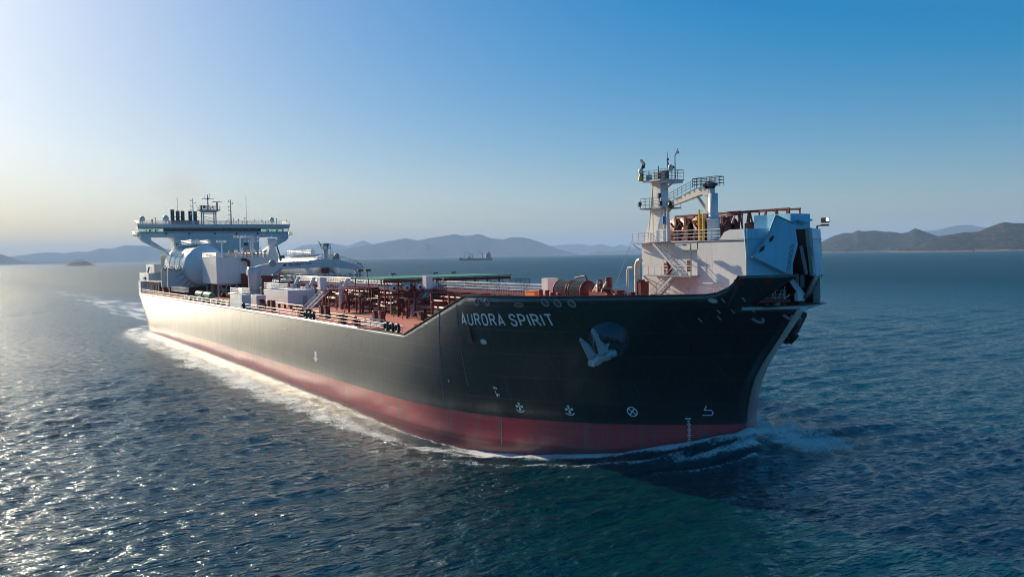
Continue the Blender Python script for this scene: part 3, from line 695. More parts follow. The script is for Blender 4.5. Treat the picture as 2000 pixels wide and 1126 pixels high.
mb = MB(); mb.box(-6.7, -6.3, -1.0, -.6, 25.3, 25.7); part('beacon', mb, ORANGE)
mb = MB(); mb.bar((-12.2,1.5,26.4), (5.0,1.5,26.45), .14, .18); mb.bar((-12.2,3.2,26.4), (5.0,3.2,26.45), .14, .18); mb.bar((-11.9,1.5,26.1), (-1.4,1.5,26.1), .09, .1); mb.bar((-3.6,1.45,26.3), (-1.8,1.45,26.3), .3, .5)
gan = part('hose_gantry', mb, RED)
mb = MB()
for X in (-12.1,-9.0,-6.9,-3.1,-2.0,-.6,1.8,3.2,4.9):
    z0 = 23.35 if X < 2.5 else 24.3
    mb = MB(); mb.bar((X,1.5,z0), (X,1.5,26.4), .17, .17); mb.bar((X,3.2,z0), (X,3.2,26.4), .12, .12); mb.bar((X,1.5,26.35), (X,3.2,26.35), .1, .1); part('gantry_post', mb, RED, gan)
mb = MB()
for X0, X1 in ((-12.1,-10.4),(-9.0,-10.4),(-9.0,-8.0),(-6.9,-8.0),(-3.0,-2.2),(-1.9,-1.2),(-.6,-1.2),(-.4,.4),(1.8,1.0),(3.3,3.9),(4.8,4.2)):
    z0 = 23.4 if X1 < 2.5 else 24.4
    mb = MB(); mb.bar((X0,1.5,26.3), (X1,1.5,z0), .14, .14); part('gantry_brace', mb, RED, gan)
mb = MB(); mb.tube((-2.75,1.2,25.2), (-2.4,1.2,26.0), .1, 6); mb.tube((1.6,.6,24.9), (1.9,.6,25.6), .14, 6); part('cream_pipe', mb, CREAM, gan)  # short pipe stubs in the shared cream paint
# lit floodlight on the port corner
mb = MB(); mb.tube((5.2,5.6,24.3), (5.2,5.6,24.65), .1, 6); mb.bar((5.2,5.6,24.6), (5.4,6.6,24.75), .1, .1); mb.box(5.1, 5.75, 6.35, 6.95, 24.95, 25.5); mb.box(5.1, 5.7, 6.3, 6.95, 24.62, 24.8)
fl = part('bow_floodlight', mb, BLACK)
mb = MB(); mb.ball((5.78,6.55,25.28), .17, 8, 6); part('bulb', mb, LAMPON, fl)

# ------------------------------------------------------------------ forecastle gear
def winch(x, y, r, w, name='mooring_winch'):
    mb = MB()
    for xx in (x-w/2, x+w/2): mb.lathe((xx,y,FZ+1.15), (1,0,0), [(0,0),(0,r),(.1,r),(.1,0)], 18)
    mb.box(x-w/2-.5, x-w/2-.15, y-.5, y+.5, FZ, FZ+1.3); mb.box(x-w/2, x+w/2, y-.7, y+.7, FZ, FZ+.25)
    o = part(name, mb, DRED)
    mb = MB(); n = 9
    for i in range(n): mb.lathe((x-w/2+.15+(w-.3)*(i+.5)/n,y,FZ+1.15), (1,0,0), [(-.09,r*.82),(0,r*.96),(.09,r*.82)], 16)
    part('wire_rope', mb, ROPE, o)
winch(-21.6,-8,1.3,2.6); winch(-18.6,-8,1.3,2.5)
mb = MB(); mb.box(-15.6,-12.4,-9.2,-7.2,FZ,17.6); mb.tube((-15.0,-8,FZ), (-15.0,-8,19.0), .35, 8); mb.tube((-13.3,-8,FZ), (-13.3,-8,19.3), .42, 10); mb.lathe((-14.2,-8.9,17.6), (0,1,0), [(0,0),(0,.9),(1.6,.9),(1.6,0)], 14); mb.box(-12.4,-11.2,-8.6,-7.4,FZ,17.8)
wind = part('windlass', mb, RED)
mb = MB()
for i in range(6): mb.tube((-15.2+i*.4,-8.9,17.6+.5*(i % 2)), (-14.9+i*.4,-8.7,18.2+.3*(i % 3)), .1, 5)
mb.tube((-14.3,-8.9,17.7), (-14.3,-8.9,18.9), .1, 6); part('brake_levers', mb, CREAM, wind)
mb = MB(); P = [(-20.0,-6,FZ)]+[(-20.6+.6*math.cos(R(a))-.0, -6, 18.3+1.0*math.sin(R(a))) for a in range(0, 100, 15)]+[(-22.0,-6,19.1), (-22.6,-6,19.0)]
mb.path(P, .12, 6); part('gooseneck_vent', mb, RED)
mb = MB(); mb.box(-28.3,-26.9,-7.2,-5.6,FZ,18.95); part('foam_locker', mb, WHITE, None, 'white locker standing on the forecastle walkway')
for X in (-10.9,-10.2):
    mb = MB(); mb.path([(X,-7.2,FZ), (X,-7.2,20.0), (X+.2,-7.2,20.4), (X+.9,-7.2,20.4)] if X < -10.5 else [(X,-6.4,FZ), (X,-6.4,20.6), (X+.25,-6.4,21.1), (X+.7,-6.4,21.25)], .13 if X < -10.5 else .3, 8); part('vent_pipe', mb, CREAM)
mb = MB(); mb.box(-10.4,-9.3,-6.6,-5.4,FZ,18.8); mb.box(-11.6,-10.2,-7.0,-6.0,FZ,17.6); mb.box(-9.9,-9.5,-6.4,-5.8,18.8,19.0); part('hydrant_cabinet', mb, RED)
mb = MB(); mb.rail([(-13.5,-8.6,FZ), (-10.5,-7.6,FZ)], 1.6, 1.2, .04, 3); part('forecastle_rail', mb, CREAM)
for k, (X, Y) in enumerate(((-24.5,-9.5),(-17,-13),(-9.6,-10.5),(-4,-9))):
    mb = MB()
    for dx in (-.7,.7): mb.tube((X+dx,Y,FZ), (X+dx,Y,17.5), .28, 10); mb.lathe((X+dx,Y,17.45), (0,0,1), [(0,.34),(.12,.34),(.12,0)], 10)
    mb.box(X-1.1,X+1.1,Y-.35,Y+.35,FZ-.02,FZ+.12); part('bollard', mb, RED)
oc = thing('orange_box', 'orange storage box peeking over the black bulwark beside the white locker', 'box', (-29.2,-8,FZ+.2))
MB().box(-1.1,1.1,-.5,.5,0,.62).build('box_body', ORANGE, oc); MB().box(-1.16,1.16,-.56,.56,.62,.72).build('lid', ORANGE, oc)

# ------------------------------------------------------------------ main deck: rails, pipes, catwalk
mb = MB(); mb.rail([(-38,-22.9,DZ), (-70,-22.9,DZ), (-112,-22.9,DZ)], 1.05, 2.2, .022, 2); part('deck_rail', mb, CREAM)
mb = MB(); mb.rail([(-125,-22.9,DZ), (-200,-22.9,DZ), (-234,-22.4,DZ)], 1.1, 2.5, .03, 2); part('deck_rail', mb, STEEL)
mb = MB(); mb.rail([(-36,22.9,DZ), (-112,22.9,DZ), (-210,22.9,DZ)], 1.15, 2.5, .05, 3); part('deck_rail', mb, WHITE)
# low pipes along the starboard deck edge
for x0, x1, y, z, r in ((-52,-64,-18.4,12.4,.1),(-67,-98,-17.6,12.5,.1),(-38.5,-47,-15.5,12.6,.12),(-98,-128,-15.6,12.8,.14),(-40,-60,-9.5,12.7,.12)):
    mb = MB(); mb.tube((x0,y,z), (x1,y,z), r, 8)
    n_ = int(abs(x1-x0)/4)+1
    for i in range(n_+1): X = x0+(x1-x0)*i/n_; mb.box(X-.1,X+.1,y-.25,y+.25,DZ-.1,z-r*.6)
    part('deck_pipe', mb, BROWNP)
# big pipe rack along the middle
for y, z, r, m_ in ((-6.2,13.6,.32,BROWNP),(-5.2,14.6,.28,RED),(-4.2,13.5,.38,BROWNP),(-3.6,15.2,.25,RED),(-1.2,13.5,.4,BROWNP),(-1.0,15.3,.22,RED),(.4,14.6,.3,DRED),(1.8,13.5,.4,RED),(2.6,15.2,.24,DRED),(4.0,13.6,.32,RED),(5.4,14.4,.26,DRED),(6.6,13.5,.3,RED)):
    mb = MB(); x0, x1 = -26-rng.random()*4, -150-rng.random()*10; mb.tube((x0,y,z), (x1,y,z), r, 10)
    for X in np.arange(x0-5, x1, -11.5): mb.tube((X,y,z), (X-.25,y,z), r*1.45, 10)
    part('cargo_pipe', mb, m_)
for k, X in enumerate(np.arange(-30, -150, -6.0)):
    mb = MB()
    for y in (-7.2,-2.4,2.4,7.4): mb.bar((X,y,DZ-.1), (X,y,16.2), .24, .24)
    for z in (12.95,14.1,16.1): mb.bar((X,-7.4,z), (X,7.6,z), .2, .24)
    mb.bar((X,-7.2,13.2), (X,-2.4,16.0), .1, .1); mb.bar((X,7.2,13.2), (X,2.4,16.0), .1, .1)
    part('pipe_support', mb, RED if k % 3 else DRED)
for k, X in enumerate((-58,-66,-74,-79,-84,-89,-95,-101,-107,-116,-124,-131)):        # transverse branch lines and valves
    mb = MB(); y0 = -7.6-rng.random()*1.6; z = 13.0+rng.random()*2.2
    mb.tube((X,y0,z), (X,5,z), .24, 8); mb.tube((X,y0,z), (X,y0,DZ), .24, 8); mb.ball((X,y0,z), .24, 8, 6)
    mb.tube((X,y0+2,z-.4), (X,y0+2,z+.9), .12, 6); mb.lathe((X,y0+2,z+.9), (0,0,1), [(0,0),(0,.35),(.1,.35),(.1,0)], 10)
    part('branch_pipe', mb, BROWNP if k % 2 else RED)
for k in range(46):                                                                    # small fittings that crowd the rack
    X = -40-rng.random()*105; y = -11+rng.random()*6.5; h = .6+rng.random()*2.6; mb = MB()
    mb.tube((X,y,DZ-.1), (X,y,DZ+h), .09+rng.random()*.1, 6); mb.box(X-.25,X+.25,y-.2,y+.2,DZ+h,DZ+h+.25+rng.random()*.5)
    if k % 3 == 0: mb.tube((X,y,DZ+h*.7), (X+1.5,y+.8,DZ+h*.7+.6), .07, 5)
    part('valve_stand', mb, (CREAM, RED, DRED, WHITE, DRED, RED)[k % 6])
for k in range(26):
    X = -32-rng.random()*112; y = -7.3; z = 13+rng.random()*3; mb = MB()
    mb.tube((X,y,z), (X-1.5-rng.random()*5,y-.2,z+(rng.random()-.5)*.7), .09, 6); mb.tube((X,y,z), (X,y,z-1), .08, 5)
    part('small_pipe', mb, (WHITE, CREAM, BROWNP, STEEL)[k % 4])
# catwalk over the rack
mb = MB(); mb.box(-150,-24,-3.4,-1.6,16.38,16.5); mb.bar((-150,-3.4,16.3), (-24,-3.4,16.3), .12, .3); cat = part('catwalk', mb, RED)
mb = MB(); mb.rail([(-24,-3.4,16.5), (-65,-3.4,16.5)], 1.3, .7, .03, 3); mb.rail([(-24,-1.6,16.5), (-65,-1.6,16.5)], 1.3, .7, .03, 3); part('catwalk_rail', mb, WHITE, cat)
mb = MB(); mb.rail([(-69,-3.4,16.5), (-150,-3.4,16.5)], 1.3, 1.4, .045, 3); mb.rail([(-69,-1.6,16.5), (-150,-1.6,16.5)], 1.3, 1.4, .045, 3); part('catwalk_rail', mb, WHITE, cat)
mb = MB()
for i in range(40):
    X = -26-i*1.6; mb.bar((X,-3.4,16.4), (X-.8,-3.4,15.75), .06); mb.bar((X-.8,-3.4,15.75), (X-1.6,-3.4,16.4), .06)
mb.bar((-26,-3.4,15.75), (-90,-3.4,15.75), .08); part('catwalk_truss', mb, DRED, cat)
mb = MB(); mb.box(-68.2,-66.8,-4.6,-3.4,16.5,18.75); part('foam_locker', mb, WHITE, None, 'white locker at the head of the forward stair')
mb = MB(); mb.box(-93,-91.6,-14.4,-13.1,16.1,18.5); part('foam_locker', mb, WHITE, None, 'white locker at the head of the aft stair')
mb = MB(); mb.box(-95,-90,-13.2,-3.4,16.0,16.14); mb.bar((-91,-13,16), (-91,-13,DZ), .2); mb.bar((-94,-13,16), (-94,-13,DZ), .2); br_ = part('side_platform', mb, RED)
for pts_ in ([(-90,-11.8,16.14), (-90,-3.6,16.14)], [(-95,-13.1,16.14), (-95,-3.6,16.14)]): mb = MB(); mb.rail(pts_, 1.2, 1, .045, 3); part('platform_rail', mb, WHITE, br_)
stairs(None, (-90.5,-17.9,DZ), (-91.5,-12.9,16.1), 1.3, WHITE, 16, STEEL, side=(1,.2,0), rw=.07)
stairs(None, (-67.5,-7.6,DZ), (-67.3,-3.0,16.5), 1.3, WHITE, 16, STEEL, side=(1,0,0), rw=.06)
mb = MB(); mb.box(-76,-71.5,-6.6,-4.2,14.9,16.9); part('red_equipment_box', mb, RED)
# grey-white posts among the pipes
for X, y in ((-101,-6.5),(-98,-7.8),(-118,-7.6),(-127,-8)):
    mb = MB(); mb.tube((X,y,DZ), (X,y,16.4), .45, 10); mb.path([(X,y,15.0), (X-.2,y+.6,15.8), (X,y+1.5,17.8)], .4, 8); part('riser_pipe', mb, BLUEWHITE)
# green-roofed crossover platform
mb = MB(); mb.box(-86,-71,-10.5,15.5,18.2,18.4); gp = part('crossover_platform', mb, GREEN, None, 'long green platform over the pipes')
mb = MB()
for y in np.arange(-10,16,2.6):
    for X in (-72,-85): mb.bar((X,y,DZ), (X,y,18.2), .15, .15)
    mb.bar((-72,y,18.0), (-72,y+2.2,15.6), .1); mb.bar((-72,y+2.2,15.6), (-72,y+2.4,18.0), .1)
mb.bar((-71.5,-10.5,17.85), (-71.5,15.5,17.85), .3, .5); mb.bar((-72,-10.5,15.5), (-72,15.5,15.5), .2, .25)
part('platform_truss', mb, DRED, gp)
mb = MB()
for y in (-9,-6.5,-4,-1,2,4.5,7,9.5,12): mb.lathe((-71.4,y,16.7), (1,0,0), [(0,0),(0,.55),(1.0,.6),(1.1,.3)], 12); mb.tube((-72.5,y,16.7), (-76,y,16.7), .35, 8)
part('manifold_flange', mb, BLUEWHITE, gp)
for y in (-9.5,-8,-3,6,10):
    mb = MB(); mb.tube((-84,y,18.4), (-84,y,19.9 if y < -7 else 18.8), .06, 5); mb.box(-84.5,-83.5,y-.5,y+.5,19.5 if y < -7 else 18.7,19.9 if y < -7 else 18.95); part('lamp_bracket', mb, NAVY, gp)
mb = MB(); mb.rail([(-71,15.5,16.4), (-71,19.5,16.4)], 1.1, 1, .05, 3); mb.box(-74,-70.8,15.4,19.6,16.2,16.35); mb.bar((-71,19.2,16.2), (-71,16,14), .12); part('end_platform', mb, NAVY, gp)

gl_ = thing('green_container', 'green steel cabinet on the red deck beside the forward stair', 'container', (-83,-1.9,DZ))
MB().box(-2.0,2.0,-1.1,1.1,.15,2.6).build('cabinet_body', GREEN, gl_); MB().box(-2.05,2.05,-1.15,1.15,2.6,2.72).build('cabinet_roof', GREEN, gl_)
MB().box(-1.9,-.1,-1.14,-1.1,.3,2.5).build('cabinet_door', GREEN, gl_); MB().box(.1,1.9,-1.14,-1.1,.3,2.5).build('cabinet_door', GREEN, gl_); MB().box(-2,2,-.9,.9,0,.15).build('skid', DRED, gl_)
lc = thing('lime_cover', 'lime green tarp cover on the red deck near the green cabinet', 'cover', (-76.9,-5.6,DZ))
mb = MB(); mb.ball((0,0,.1), .62, 12, 8, (1.2,1.0,.9)); mb.ball((.5,.2,.1), .4, 10, 6); mb.build('cover_body', LIME, lc)
# deck houses near the rail
mb = MB(); mb.box(-123,-114,-23.1,-21.2,DZ,14.8); dh = part('vent_house', mb, WHITE)
mb = MB(); mb.rail([(-123,-23,14.8), (-114.1,-23,14.8), (-114.1,-21.3,14.8), (-123,-21.3,14.8)], 1.2, 1.2, .035, 3, True); part('roof_rail', mb, WHITE, dh)
mb = MB(); mb.box(-121,-119.5,-21.2,-21.15,12.2,14.2); part('door', mb, GREYP, dh)
mb = MB(); mb.box(-124.5,-118,-18.9,-16.9,DZ,14.4); part('vent_house', mb, WHITE)
mb = MB(); mb.box(-131,-114,-13.4,-6.4,DZ,15.35); ph = part('pump_house', mb, WHITE)
mb = MB(); mb.rail([(-131,-13.3,15.35), (-114.1,-13.3,15.35), (-114.1,-6.5,15.35)], 1.3, 1.5, .035, 3); mb.box(-129,-126,-13.2,-11.5,15.35,16.8); part('roof_rail', mb, WHITE, ph)
mb = MB(); mb.box(-113.95,-113.9,-10.2,-9.2,12.1,14.2); part('door', mb, STEEL, ph)
for X, y in ((-74,-20.2),(-101,-21),(-54,-19.2)):
    mb = MB()
    for dx in (-1.1,1.1): mb.box(X+dx-.45,X+dx+.45,y-.4,y+.4,DZ-.1,13.9); mb.lathe((X+dx,y,13.9), (0,0,1), [(0,.55),(.15,.55),(.15,0)], 10)
    mb.box(X-1.6,X+1.6,y-.5,y+.5,DZ-.1,12.7); part('bollard', mb, DRED)
for X, y, h in ((-57,-21.6,.8),(-61.8,-21.9,1.1),(-79,-21.2,1.2),(-83,-21.2,1.0),(-46,-20.8,.5),(-39.3,-18.5,.9),(-43,-17.9,.5),(-58,-10,1.0),(-38.6,-8.5,1.1),(-112,-19.5,1.7),(-108,-20.2,.9)):
    mb = MB(); mb.box(X-.6,X+.6,y-.5,y+.5,DZ-.1,DZ+h); mb.box(X-.3,X+.3,y-.7,y+.3,DZ+h,DZ+h+.2); part('deck_fitting', mb, DRED)
for X, y in ((-68,-9.4),(-62.5,-10.4),(-86,-11)):
    mb = MB(); mb.tube((X,y,DZ), (X,y,15.2), .2, 8); mb.tube((X,y,15.2), (X+.4,y-1.1,DZ), .07, 5); mb.box(X-.5,X+.5,y-.35,y+.35,13.2,13.7); part('monitor_stand', mb, DRED)
# groups of roller chocks at the deck edge
for X0, n_ in ((-72.0,3),(-43.0,3),(-113.5,1)):
    for i in range(n_):
        X = X0-i*1.75 if X0 != -43 else X0+i*1.75
        mb = MB(); P = [(X+.55*math.cos(R(a)), -22.95, DZ+.62+.5*math.sin(R(a))) for a in range(0, 361, 30)]
        mb.path(P, .22, 6); mb.box(X-.85,X+.85,-23.1,-22.75,DZ-.1,DZ+.1); part('panama_chock', mb, BLACK)
# walk frame near the break of the deck
mb = MB()
for X in (-47,-49,-51): mb.rail([(X,-22.7,DZ), (X,-21.5,DZ)], 1.3, 1.2, .06, 3)
mb.box(-52,-46.5,-22.4,-21.4,DZ+.5,DZ+.6); part('embarkation_frame', mb, WHITE)

# ------------------------------------------------------------------ midship hose crane, lookout post
mb = MB(); mb.lathe((-150,-10,DZ), (0,0,1), [(0,1.5),(5.5,1.5),(6.2,1.7),(8.2,1.7),(8.2,0)], 20); hc = part('hose_crane', mb, BLUEWHITE)
mb = MB()
def bsec(y, zb, zt, w): return [(-150-w,y,zb),(-150+w,y,zb),(-150+w,y,zt),(-150-w,y,zt)]
v = []
ss = [bsec(-11.8,18.2,19.5,1.0), bsec(-8.5,18.7,20.6,1.0), bsec(-4,19.4,21.3,1.0), bsec(3.5,19.5,21.4,.9), bsec(7.5,19.7,21.9,.9), bsec(11.5,19.5,21.7,.8), bsec(16.5,18.9,20.3,.7), bsec(18.3,18.6,19.4,.6)]
for s_ in ss: v += s_
mb.add(v, [(3,2,1,0), tuple(range(28, 32))]+[(j*4+i, j*4+(i+1) % 4, j*4+4+(i+1) % 4, j*4+4+i) for j in range(7) for i in range(4)])
part('boom', mb, BLUEWHITE, hc)
mb = MB(); mb.bar((-148.9,-9.5,15.0), (-149,-3.5,19.5), .5, .5); part('lift_cylinder', mb, GREYP, hc); mb = MB(); mb.bar((-149,8.5,19.6), (-149,13.6,16.0), .45, .45); part('strut', mb, GREYP, hc)
mb = MB(); mb.prism([(-150.6,15.9,DZ), (-150.6,18.4,DZ), (-150.6,18.2,18.8), (-150.6,16.7,18.8)], (1.2,0,0)); part('boom_rest', mb, GREYP, hc)
mb = MB(); mb.rail([(-150,5.5,21.8), (-150,11.5,21.7), (-150,16.5,20.3), (-150,18.3,19.4)], 1.1, 1.2, .05, 3); part('boom_rail', mb, GREYP, hc)
mb = MB(); mb.box(-150.5,-149.4,10.2,12.2,21.6,22.5); mb.ball((-149.8,11.6,22.6), .7, 8, 6); mb.ball((-149.4,-5.6,20.9), .95, 10, 7); mb.path([(-150,17,20.6), (-150,18.5,20.2), (-150,19.0,19.2)], .18, 6); part('winch', mb, GREYP, hc)
mb = MB(); mb.box(-148.9,-148.8,-3.0,-2.2,20.2,20.7); part('red_badge', mb, DRED, hc)
mb = MB()
for y0, y1, z in ((-1.6,-.4,20.75),(-.1,2.4,20.75),(2.7,4.6,20.75),(-1.6,1.6,20.3)): mb.box(-149.05,-148.95,y0,y1,z-.1,z+.1)
part('boom_lettering', mb, NAVY, hc)
mb = MB(); mb.box(-149.0,-148.3,7.0,8.9,14.0,19.4); part('red_frame', mb, RED, hc)
mb = MB(); mb.box(-148.9,-148.2,-8.4,-6.4,15.6,17.9); mb.tube((-148.5,-8.0,DZ), (-148.5,-8.0,15.6), .3, 8); part('hydraulic_unit', mb, RED, hc)
mb = MB(); mb.box(-149.2,-148.9,-11.2,-10.4,14.4,15.4); mb.rail([(-148.2,-12,DZ+1.5), (-148.2,-8,DZ+1.5)], 1.1, 1, .05, 3); part('hatch', mb, GREYP, hc)
mb = MB(); mb.tube((-150,8.7,21.5), (-150,8.7,24.6), .6, 12); mb.tube((-150,8.7,24.4), (-150,8.7,24.7), 1.3, 12); mb.box(-150.8,-149.2,8.0,9.4,24.9,25.8)
lk = part('lookout_post', mb, BLUEWHITE)
mb = MB(); mb.rail([(-150+1.3*math.cos(R(a)), 8.7+1.3*math.sin(R(a)), 24.6) for a in range(0, 361, 45)], 1.2, .9, .05, 3); mb.tube((-150,7.4,25.3), (-150,6.8,26.4), .1, 6); part('post_rail', mb, NAVY, lk)
mb = MB()
for i in range(9): mb.tube((-149,9.6,21.5+i*.35), (-149,10.1,21.5+i*.35), .04, 4)
mb.tube((-149,9.6,21.4), (-149,9.6,24.6), .05, 4); mb.tube((-149,10.1,21.4), (-149,10.1,24.6), .05, 4); part('ladder', mb, CREAM, lk)

# ------------------------------------------------------------------ pressure tanks and process block
def tank(y, zc, r, x0, x1):
    mb = MB(); n = 10
    prof = [(-(x0-x1), 0)] and []
    for i in range(n+1): a = R(90*i/n); prof.append((-r*.5*math.cos(a), r*math.sin(a)))
    for k in range(1, 9): prof.append(((x0-x1)*k/9, r))
    for i in range(n+1): a = R(90*i/n); prof.append(((x0-x1)+r*.5*math.sin(a), r*math.cos(a)))
    mb.lathe((x0,y,zc), (-1,0,0), prof, 40); return part('gas_tank', mb, TANKW)
TANKW = paint('tank_paint', (.74,.76,.77), .24, .05, (.4,.35,.3), .12)
tk = tank(-11.5, 20.4, 5.9, -194.5, -222); 
mb = MB()
for X in (-201,-208,-215): mb.lathe((X,-11.5,20.4), (1,0,0), [(0,5.85),(0,5.98),(.5,5.98),(.5,5.85)], 40)
part('hoop', mb, WHITE, tk)
for X in (-196,-205):
    mb = MB(); P = [(X,-21.6,14.3), (X,-5.0,14.3), (X,-5.3,17.5)]+[(X,-11.5+6.0*math.cos(R(a)), 20.4+6.0*math.sin(R(a))) for a in range(-25, -181, -12)]+[(X,-21.2,20.0), (X,-21.6,19.2)]
    mb.prism(P, (-.5,0,0)); sd_ = part('saddle', mb, BLUEWHITE, tk)
    mb = MB()
    for a in range(-40, -176, -12): mb.bar((X+.12,-11.5+6.1*math.cos(R(a)), 20.4+6.1*math.sin(R(a))), (X+.12,-11.5+8.6*math.cos(R(a))*.98, max(14.4, 20.4+8.8*math.sin(R(a)))), .1, .25)
    part('rib', mb, GREYP, sd_)
    mb = MB(); mb.box(X-1.0,X+.3,-21.2,-5.5,DZ,14.3); part('saddle_base', mb, DRED, sd_)
    mb = MB()
    for y in (-20.6,-18.4): mb.lathe((X+.3,y,19.9), (1,0,0), [(0,.35),(0,.62),(.25,.62),(.25,.35)], 12); mb.box(X+.2,X+.5,y-1.0,y-.75,18.6,20.6)
    part('clamp', mb, STEEL, sd_)
mb = MB(); mb.box(-217,-197,-14.5,-9.0,26.6,26.7); mb.rail([(-197,-14.5,26.7), (-217,-14.5,26.7)], 1.2, 1.5, .06, 3); mb.rail([(-197,-14.5,26.7), (-197,-9,26.7), (-217,-9,26.7)], 1.2, 1.5, .06, 3)
for k in range(7): X = -198-k*2.6; mb.tube((X,-13+(k % 3),26.6), (X,-13+(k % 3),27.9+.3*(k % 2)), .3, 8); mb.tube((X,-13,27.5), (X-2.2,-12,27.5), .22, 8)
mb.tube((-197,-16.2,24.4), (-217,-16.2,24.4), .12, 6); part('tank_platform', mb, WHITE, tk)
tk2 = tank(9.5, 19.2, 3.6, -153, -186)
mb = MB(); mb.box(-178,-158,7.6,11.6,23.0,23.1); mb.rail([(-158,7.6,23.1), (-178,7.6,23.1)], 1.1, 1.5, .06, 3)
for k in range(8): X = -159-k*2.4; mb.tube((X,8+(k % 3)*1.2,23.1), (X,8+(k % 3)*1.2,24.2+.4*(k % 2)), .28, 8); mb.tube((X,8.4,23.8), (X-2,8.4,23.8), .2, 6)
part('tank_platform', mb, WHITE, tk2)
mb = MB()
for X in (-158,-180): mb.box(X-.5,X+.5,6,13,DZ,17.2)
part('saddle', mb, BLUEWHITE, tk2)
for x, y, l_ in ((-152,-2.6,1.6),(-168,2.4,1.4)):
    mb = MB(); mb.tube((x,y,21.4), (x,y,22.6), .3, 8); mb.tube((x,y,22.4), (x,y-.9,25.4), .14, 6); mb.box(x-.5,x+.5,y-.1,y+.9,22.2,22.9); part('small_davit', mb, NAVY)

mb = MB(); mb.box(-188,-172.3,-13.7,3.2,15.6,22.7); pb = part('process_block', mb, WHITE)
mb = MB(); mb.rail([(-188,-13.6,22.7), (-172.4,-13.6,22.7), (-172.4,3.1,22.7)], 1.2, 1.5, .06, 4); mb.rail([(-188,-12,22.7), (-188,3.1,22.7)], 1.2, 1.5, .06, 4); part('roof_rail', mb, WHITE, pb)
mb = MB()
for k in range(9): y = -6+k*1.0; mb.tube((-174,y,22.7), (-174,y,23.9), .22, 6); mb.tube((-174,y,23.7), (-178,y,23.7), .2, 6)
part('roof_pipes', mb, BROWNP, pb)
mb = MB()
for x in (-186,-180,-173.5):
    for y in (-13,-8,-3,2.5): mb.bar((x,y,DZ), (x,y,15.6), .4, .4)
mb.bar((-173.5,-13,15.4), (-173.5,2.5,15.4), .4, .4)
for y in (-13,-10.5): mb.bar((-172.6,y,DZ), (-172.6,y+2.4,15.5), .2); mb.bar((-172.6,y+2.4,DZ), (-172.6,y,15.5), .2)
mb.rail([(-172.2,-13.5,13.2), (-172.2,-9,13.2)], 1.1, 1, .06, 3); part('leg_frame', mb, STEEL, pb)
mb = MB()
for k in range(18): y = -13+rng.random()*15; mb.tube((-174-rng.random()*6,y,DZ), (-174-rng.random()*6,y+rng.random(),15), .25, 6)
mb.box(-187,-178,-12.5,2,DZ,15.2); part('under_pipes', mb, DRED, pb)
mb = MB(); mb.path([(-171.9,-7.0,22.0), (-171.4,-6.2,22.0), (-171.2,-5.3,21.4), (-171.2,-5.3,DZ)], .42, 10); mb.box(-171.9,-170.8,-7.4,-5.9,DZ,18.2); part('riser_pipe', mb, RED, pb)
mb = MB(); mb.prism([(-172.2,0.2,22.7), (-172.2,3.0,22.7), (-172.2,2.2,26.2), (-172.2,1.0,26.2)], (-2,0,0)); mb.box(-174.4,-172.0,.3,2.9,26.2,27.3); mb.tube((-173.2,.4,27.1), (-173.2,2.8,27.1), .75, 12); part('vent_tower', mb, WHITE, pb)
def post(x, y, z0, z1, kids, mat=WHITE, r=.16):
    mb = MB(); mb.tube((x,y,z0), (x,y,z1), r, 6)
    for dz, w in kids: mb.bar((x,y-w,z0+dz), (x,y+w,z0+dz), .16, .2); [mb.box(x-.2,x+.2,y+k*w*.9-.25,y+k*w*.9+.25,z0+dz,z0+dz+.55) for k in (-1,-.35,.35,1)]
    return part('lamp_mast', mb, mat)
post(-176,-6.2,22.7,28.4,((5.4,1.6),)); post(-174,-3.6,22.7,28.6,((5.2,2.2),(4.2,2.0)), WHITE, .5); post(-174,2.0,22.7,28.6,((4.0,.6),)); post(-180,-10.2,22.7,27.6,((4.2,1.2),))
for k in range(6):
    y = -8.5+k*1.7; mb = MB(); mb.tube((-178,y,22.7), (-178,y,24.4+.5*(k % 3)), .2, 6); mb.box(-178.4,-177.6,y-.4,y+.4,24.0,24.6); part('roof_fitting', mb, (ORANGE, CREAM, WHITE)[k % 3], pb)
# cargo gear between the block and the hose crane
for k in range(14):
    y = -6+k*1.5; z = 15.5+(k % 3)*.9; mb = MB(); mb.tube((-140,y,z), (-168,y,z), .26, 8)
    for X in (-142,-150,-158,-166): mb.tube((X,y,z), (X-.3,y,z), .42, 8)
    part('process_pipe', mb, (WHITE, CREAM, DRED, STEEL)[k % 4])
for X in (-141,-147,-154,-161):
    mb = MB()
    for y in (-6.6,0,7,14): mb.bar((X,y,DZ), (X,y,18), .3)
    for z in (15.1,17.6): mb.bar((X,-6.6,z), (X,14.4,z), .25)
    part('pipe_support', mb, DRED)
mb = MB(); mb.rail([(-138,-6.5,17.0), (-138,14,17.0)], 1.2, 1.4, .07, 3); mb.box(-140,-137.8,-6.5,14,16.85,17.0); part('process_walkway', mb, WHITE)
mb = MB(); mb.box(-168,-163,-9,4,DZ,14.6); mb.box(-160,-154,-4,3,DZ,14); mb.tube((-168,-12,13), (-130,-12,13), .5, 10); part('pump_skid', mb, DRED)
for X0 in (-163,-172):
    mb = MB(); mb.tube((X0,-17.2,12.9), (X0-7,-17.2,12.9), .85, 14); part('green_bottle', mb, GREEN)
for X, y in ((-138,-17.5),(-134,-18.5)):
    mb = MB(); mb.ball((X,y,12.8), .7, 10, 6); mb.box(X-.8,X+.8,y-.6,y+.6,DZ,12.4); part('yellow_fitting', mb, YELLOW)
